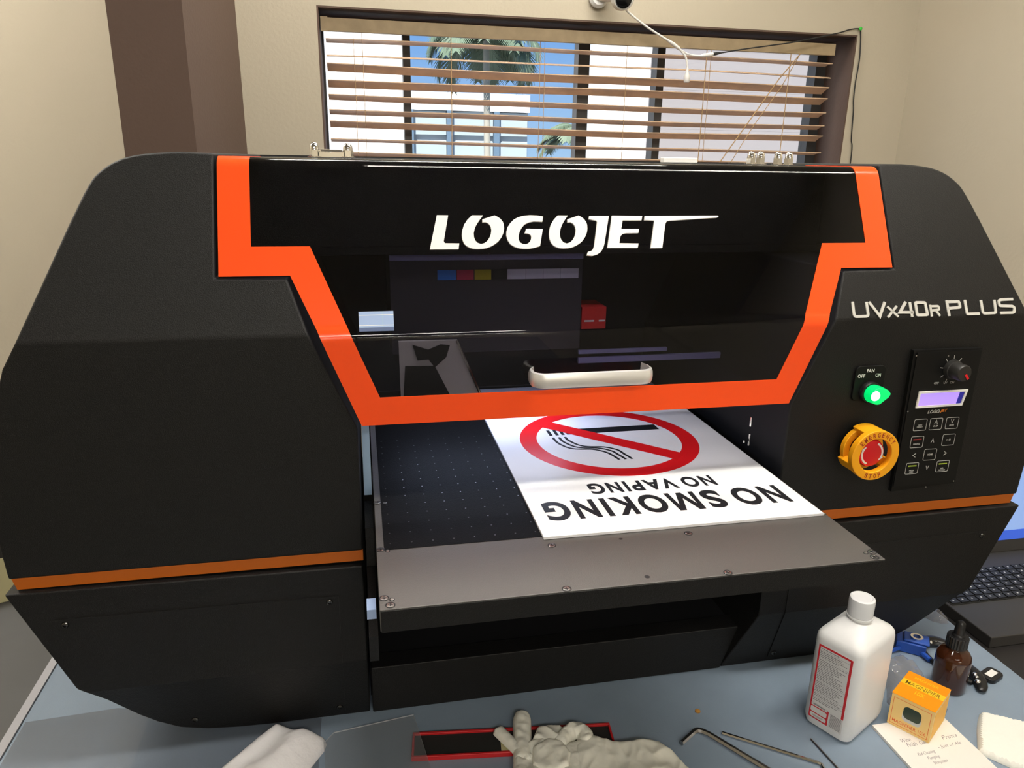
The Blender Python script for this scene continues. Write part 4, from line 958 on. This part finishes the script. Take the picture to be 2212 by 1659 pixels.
# blue clip
bc = thing('blue_clip', 'small bright blue plastic clip behind the milky bottle', 'clip', (.557, .018, .0003), math.radians(-38))
m = MB(); m.box(-.022, .020, -.016, .016, 0, .018); m.box(-.012, .024, -.013, .013, .0181, .022); m.build('body', 'bluepl', bc, bevel=.003)
m = MB(); m.tube([(-.016, -.015, .006), (-.03, -.03, .004), (-.033, -.045, .003)], .0035, 8); m.tube([(.016, -.014, .006), (.026, -.026, .005)], .004, 8); m.build('strap', 'bluepl', bc)
m = MB(); ringm(m, 0, .002, .009, .0055, 0, 0, 24); 
for i, v in enumerate(m.v): m.v[i] = (v[0] + .006, v[2], .0222 + v[1])
m.build('metal_ring', 'chrome', bc)
# crinkled clear plastics
o = blob('plastic_bag', [(.526, .004), (.535, -.02), (.530, -.045), (.520, -.060), (.500, -.075), (.475, -.085), (.445, -.100), (.436, -.085), (.455, -.060), (.470, -.030), (.495, -.005)], .010, 'clear2', edge=.015, res=.003, wr=.007, wscale=70, z0=.0003, seed=3)
tag(o, 'crinkled clear plastic bag between the milky bottle and the orange carton', 'bag')
o = blob('plastic_wrap', [(.640, .088), (.652, .100), (.668, .098), (.672, .080), (.668, .064), (.655, .066), (.644, .075)], .012, 'clear2', edge=.012, res=.0025, wr=.006, wscale=80, z0=.0003, seed=8)
tag(o, 'small curl of clear plastic at the table edge near the laptop', 'plastic')
o = blob('plastic_wrap', [(.492, -.102), (.505, -.092), (.517, -.098), (.512, -.112), (.500, -.122), (.49, -.118)], .008, 'clear2', edge=.01, res=.002, wr=.004, wscale=90, z0=.0003, seed=5)
tag(o, 'clear plastic scrap right behind the orange carton', 'plastic')
# hex keys
def hexkey(P, r, lbl, mat_='steel'):
    m = MB(); m.tube(P, r, 6); o = m.build('hex_key', mat_, smooth=False); tag(o, lbl, 'hex key', 'hex keys on the table'); return o
hexkey([(.1164, -.1045, .0036), (.134, -.0935, .0036), (.1420, -.0885, .0036), (.1470, -.0872, .0036), (.1520, -.0895, .0036), (.1590, -.0960, .0036), (.2028, -.1619, .0036), (.215, -.180, .0036)], .0034, 'thick dark L shaped hex key beside the latex glove')
hexkey([(.1780, -.0965, .0026), (.2740, -.1655, .0026), (.2775, -.1690, .0026), (.2770, -.1730, .0026), (.274, -.188, .0026)], .0021, 'long thin bright hex key between the thick hex key and the bottle', 'chrome')
hexkey([(.2898, -.1268, .0016), (.2925, -.155, .0016), (.2955, -.185, .0016), (.30, -.1885, .0016)], .0012, 'thinnest hex key lying against the front of the milky bottle')
# red framed tray
ry = thing('red_tray', 'flat red framed black tray under the latex glove', 'tray', (-.0985, -.062, .0003), math.radians(-6.6))
m = MB(); m.box(-.128, .128, -.018, .018, 0, .004); m.build('insert', 'blackfelt', ry)
m = MB(); m.box(-.131, .131, .0181, .0215, 0, .007); m.box(-.131, .131, -.0215, -.0181, 0, .007); m.box(.1281, .131, -.018, .018, 0, .007); m.box(-.131, -.1281, -.018, .018, 0, .007); m.build('frame', 'redframe', ry, bevel=.0008)
m = MB(); m.box(-.017, -.004, -.017, .017, .0041, .0046); m.build('paper_tab', 'cream', ry)
# latex gloves
gv = thing('latex_glove', 'crumpled cream latex glove lying on the red tray', 'glove', (0, 0, .0075))
FO = lambda x, y: .008 * (.30 - abs(noise.noise(Vector((x * 22 + y * 16, y * 10 - x * 8, 2.0))))) + .0035 * (.3 - abs(noise.noise(Vector((x * 70 - y * 30, y * 40, 7.0)))))
def finger(P, w):
    P = [Vector((a, b)) for a, b in P]; L = []; R = []
    sp = smooth_pts([(p.x, p.y, 0) for p in P], 5)
    for i, p in enumerate(sp):
        d = (sp[min(i + 1, len(sp) - 1)] - sp[max(i - 1, 0)]).normalized(); nn = Vector((-d.y, d.x, 0)); t = i / (len(sp) - 1)
        ww = w * (1 if t < .8 else math.sqrt(max(.02, 1 - ((t - .8) / .2) ** 2))); L.append((p + nn * ww)[:2]); R.append((p - nn * ww)[:2])
    return L + R[::-1]
blob('finger', finger([(-.0950, -.104), (-.0885, -.070), (-.0835, -.045), (-.0775, -.0170)], .0122), .009, 'latex', gv, edge=.010, res=.0018, wr=.0016, wscale=110, seed=1)
blob('finger', finger([(-.085, -.105), (-.100, -.076), (-.112, -.053), (-.1175, -.042)], .0085), .008, 'latex', gv, edge=.008, res=.0018, wr=.0014, wscale=110, seed=2)
blob('finger', finger([(-.045, -.090), (-.030, -.072), (-.014, -.066), (-.006, -.078), (-.012, -.094)], .011), .014, 'latex', gv, edge=.010, res=.0018, wr=.003, wscale=90, seed=4)
blob('palm', [(-.105, -.0954), (-.0861, -.0772), (-.0693, -.0707), (-.0557, -.078), (-.0393, -.0859), (-.0233, -.084), (-.008, -.0788), (.0042, -.0859), (.0074, -.1048), (.0051, -.1302), (-.0206, -.1548), (-.0918, -.1414), (-.115, -.1301)], .007, 'latex', gv, edge=.007, res=.0016, wr=.0016, wscale=70, seed=9, fold=FO)
blob('cuff_fold', [(-.0656, -.0549), (-.0493, -.0529), (-.0337, -.0583), (-.0309, -.0713), (-.0367, -.0832), (-.0493, -.0888), (-.0656, -.081), (-.0759, -.0727)], .009, 'latex', gv, edge=.012, res=.0016, wr=.001, wscale=60, z0=.004, seed=3, fold=lambda x, y: .004 * (.3 - abs(math.sin((x * .8 + y * .6) * 190))))
blob('flap', [(-.0796, -.0886), (-.059, -.079), (-.0393, -.0859), (-.0335, -.1087), (-.0419, -.128), (-.072, -.131), (-.0855, -.114)], .006, 'latex', gv, edge=.008, res=.0016, wr=.0012, wscale=70, z0=.006, seed=5, fold=FO)
blob('wrist', [(-.0293, -.094), (-.0124, -.0788), (.0006, -.0771), (.0135, -.086), (.0298, -.0939), (.0661, -.0982), (.0859, -.1043), (.0934, -.1168), (.1001, -.1374), (.1079, -.1611), (.0865, -.1817), (-.0013, -.1666), (-.0351, -.145)], .008, 'latex', gv, edge=.010, res=.0018, wr=.001, wscale=60, z0=.0, seed=12, fold=FO)
# clear sheet
cs_ = MB(); cs_.shell([[(-.3397, -.0253), (-.33, -.14), (-.2010, -.150), (-.2101, -.0817), (-.2227, .0047), (-.3274, -.0091)][::-1]], lambda a, b: Vector((a, b, .0092)), lambda a, b: Vector((a, b, .0075)), 0, 1)
tag(cs_.build('clear_sheet', ['clear', 'sheetedge']), 'clear plastic sheet overlapping the left end of the red tray', 'sheet')
pf = MB(); pf.shell([[(-.731, .0937), (-.731, -.40), (-.345, -.40), (-.345, .03), (-.46, .058), (-.619, .10)][::-1]], lambda a, b: Vector((a, b, .0004)), lambda a, b: Vector((a, b, .0001)))
tag(pf.build('table_film', sheet_mat('thin_film', (.90, .90, .91), .06, haze=((.3, .3, .3), .08))), 'thin clear film covering the left part of the table', 'film')
# white wipes
o = blob('white_wipe', [(-.4035, .0222), (-.392, .018), (-.3777, .009), (-.360, .004), (-.3397, -.0105), (-.3365, -.020), (-.3389, -.0308), (-.3597, -.0642), (-.40, -.125), (-.44, -.14), (-.49, -.10), (-.4633, -.0449), (-.43, -.005)], .020, 'cloth', edge=.028, res=.003, wr=.003, wscale=22, z0=.0006, seed=6, round_=.7,
       fold=lambda x, y: .004 * math.sin((x * .62 + y * .78) * 0 + (x * .78 - y * .62) * 130))
tag(o, 'folded white cleaning wipe at the front left of the printer', 'cloth')
m = MB(); m.lathe([(.004, 0), (.0038, .0012), (.002, .002)], Matrix.Translation((.1646, -.0507, .0002)), 9)
tag(m.build('crumb', 'crumb'), 'small orange brown crumb on the table before the printer', 'crumb')
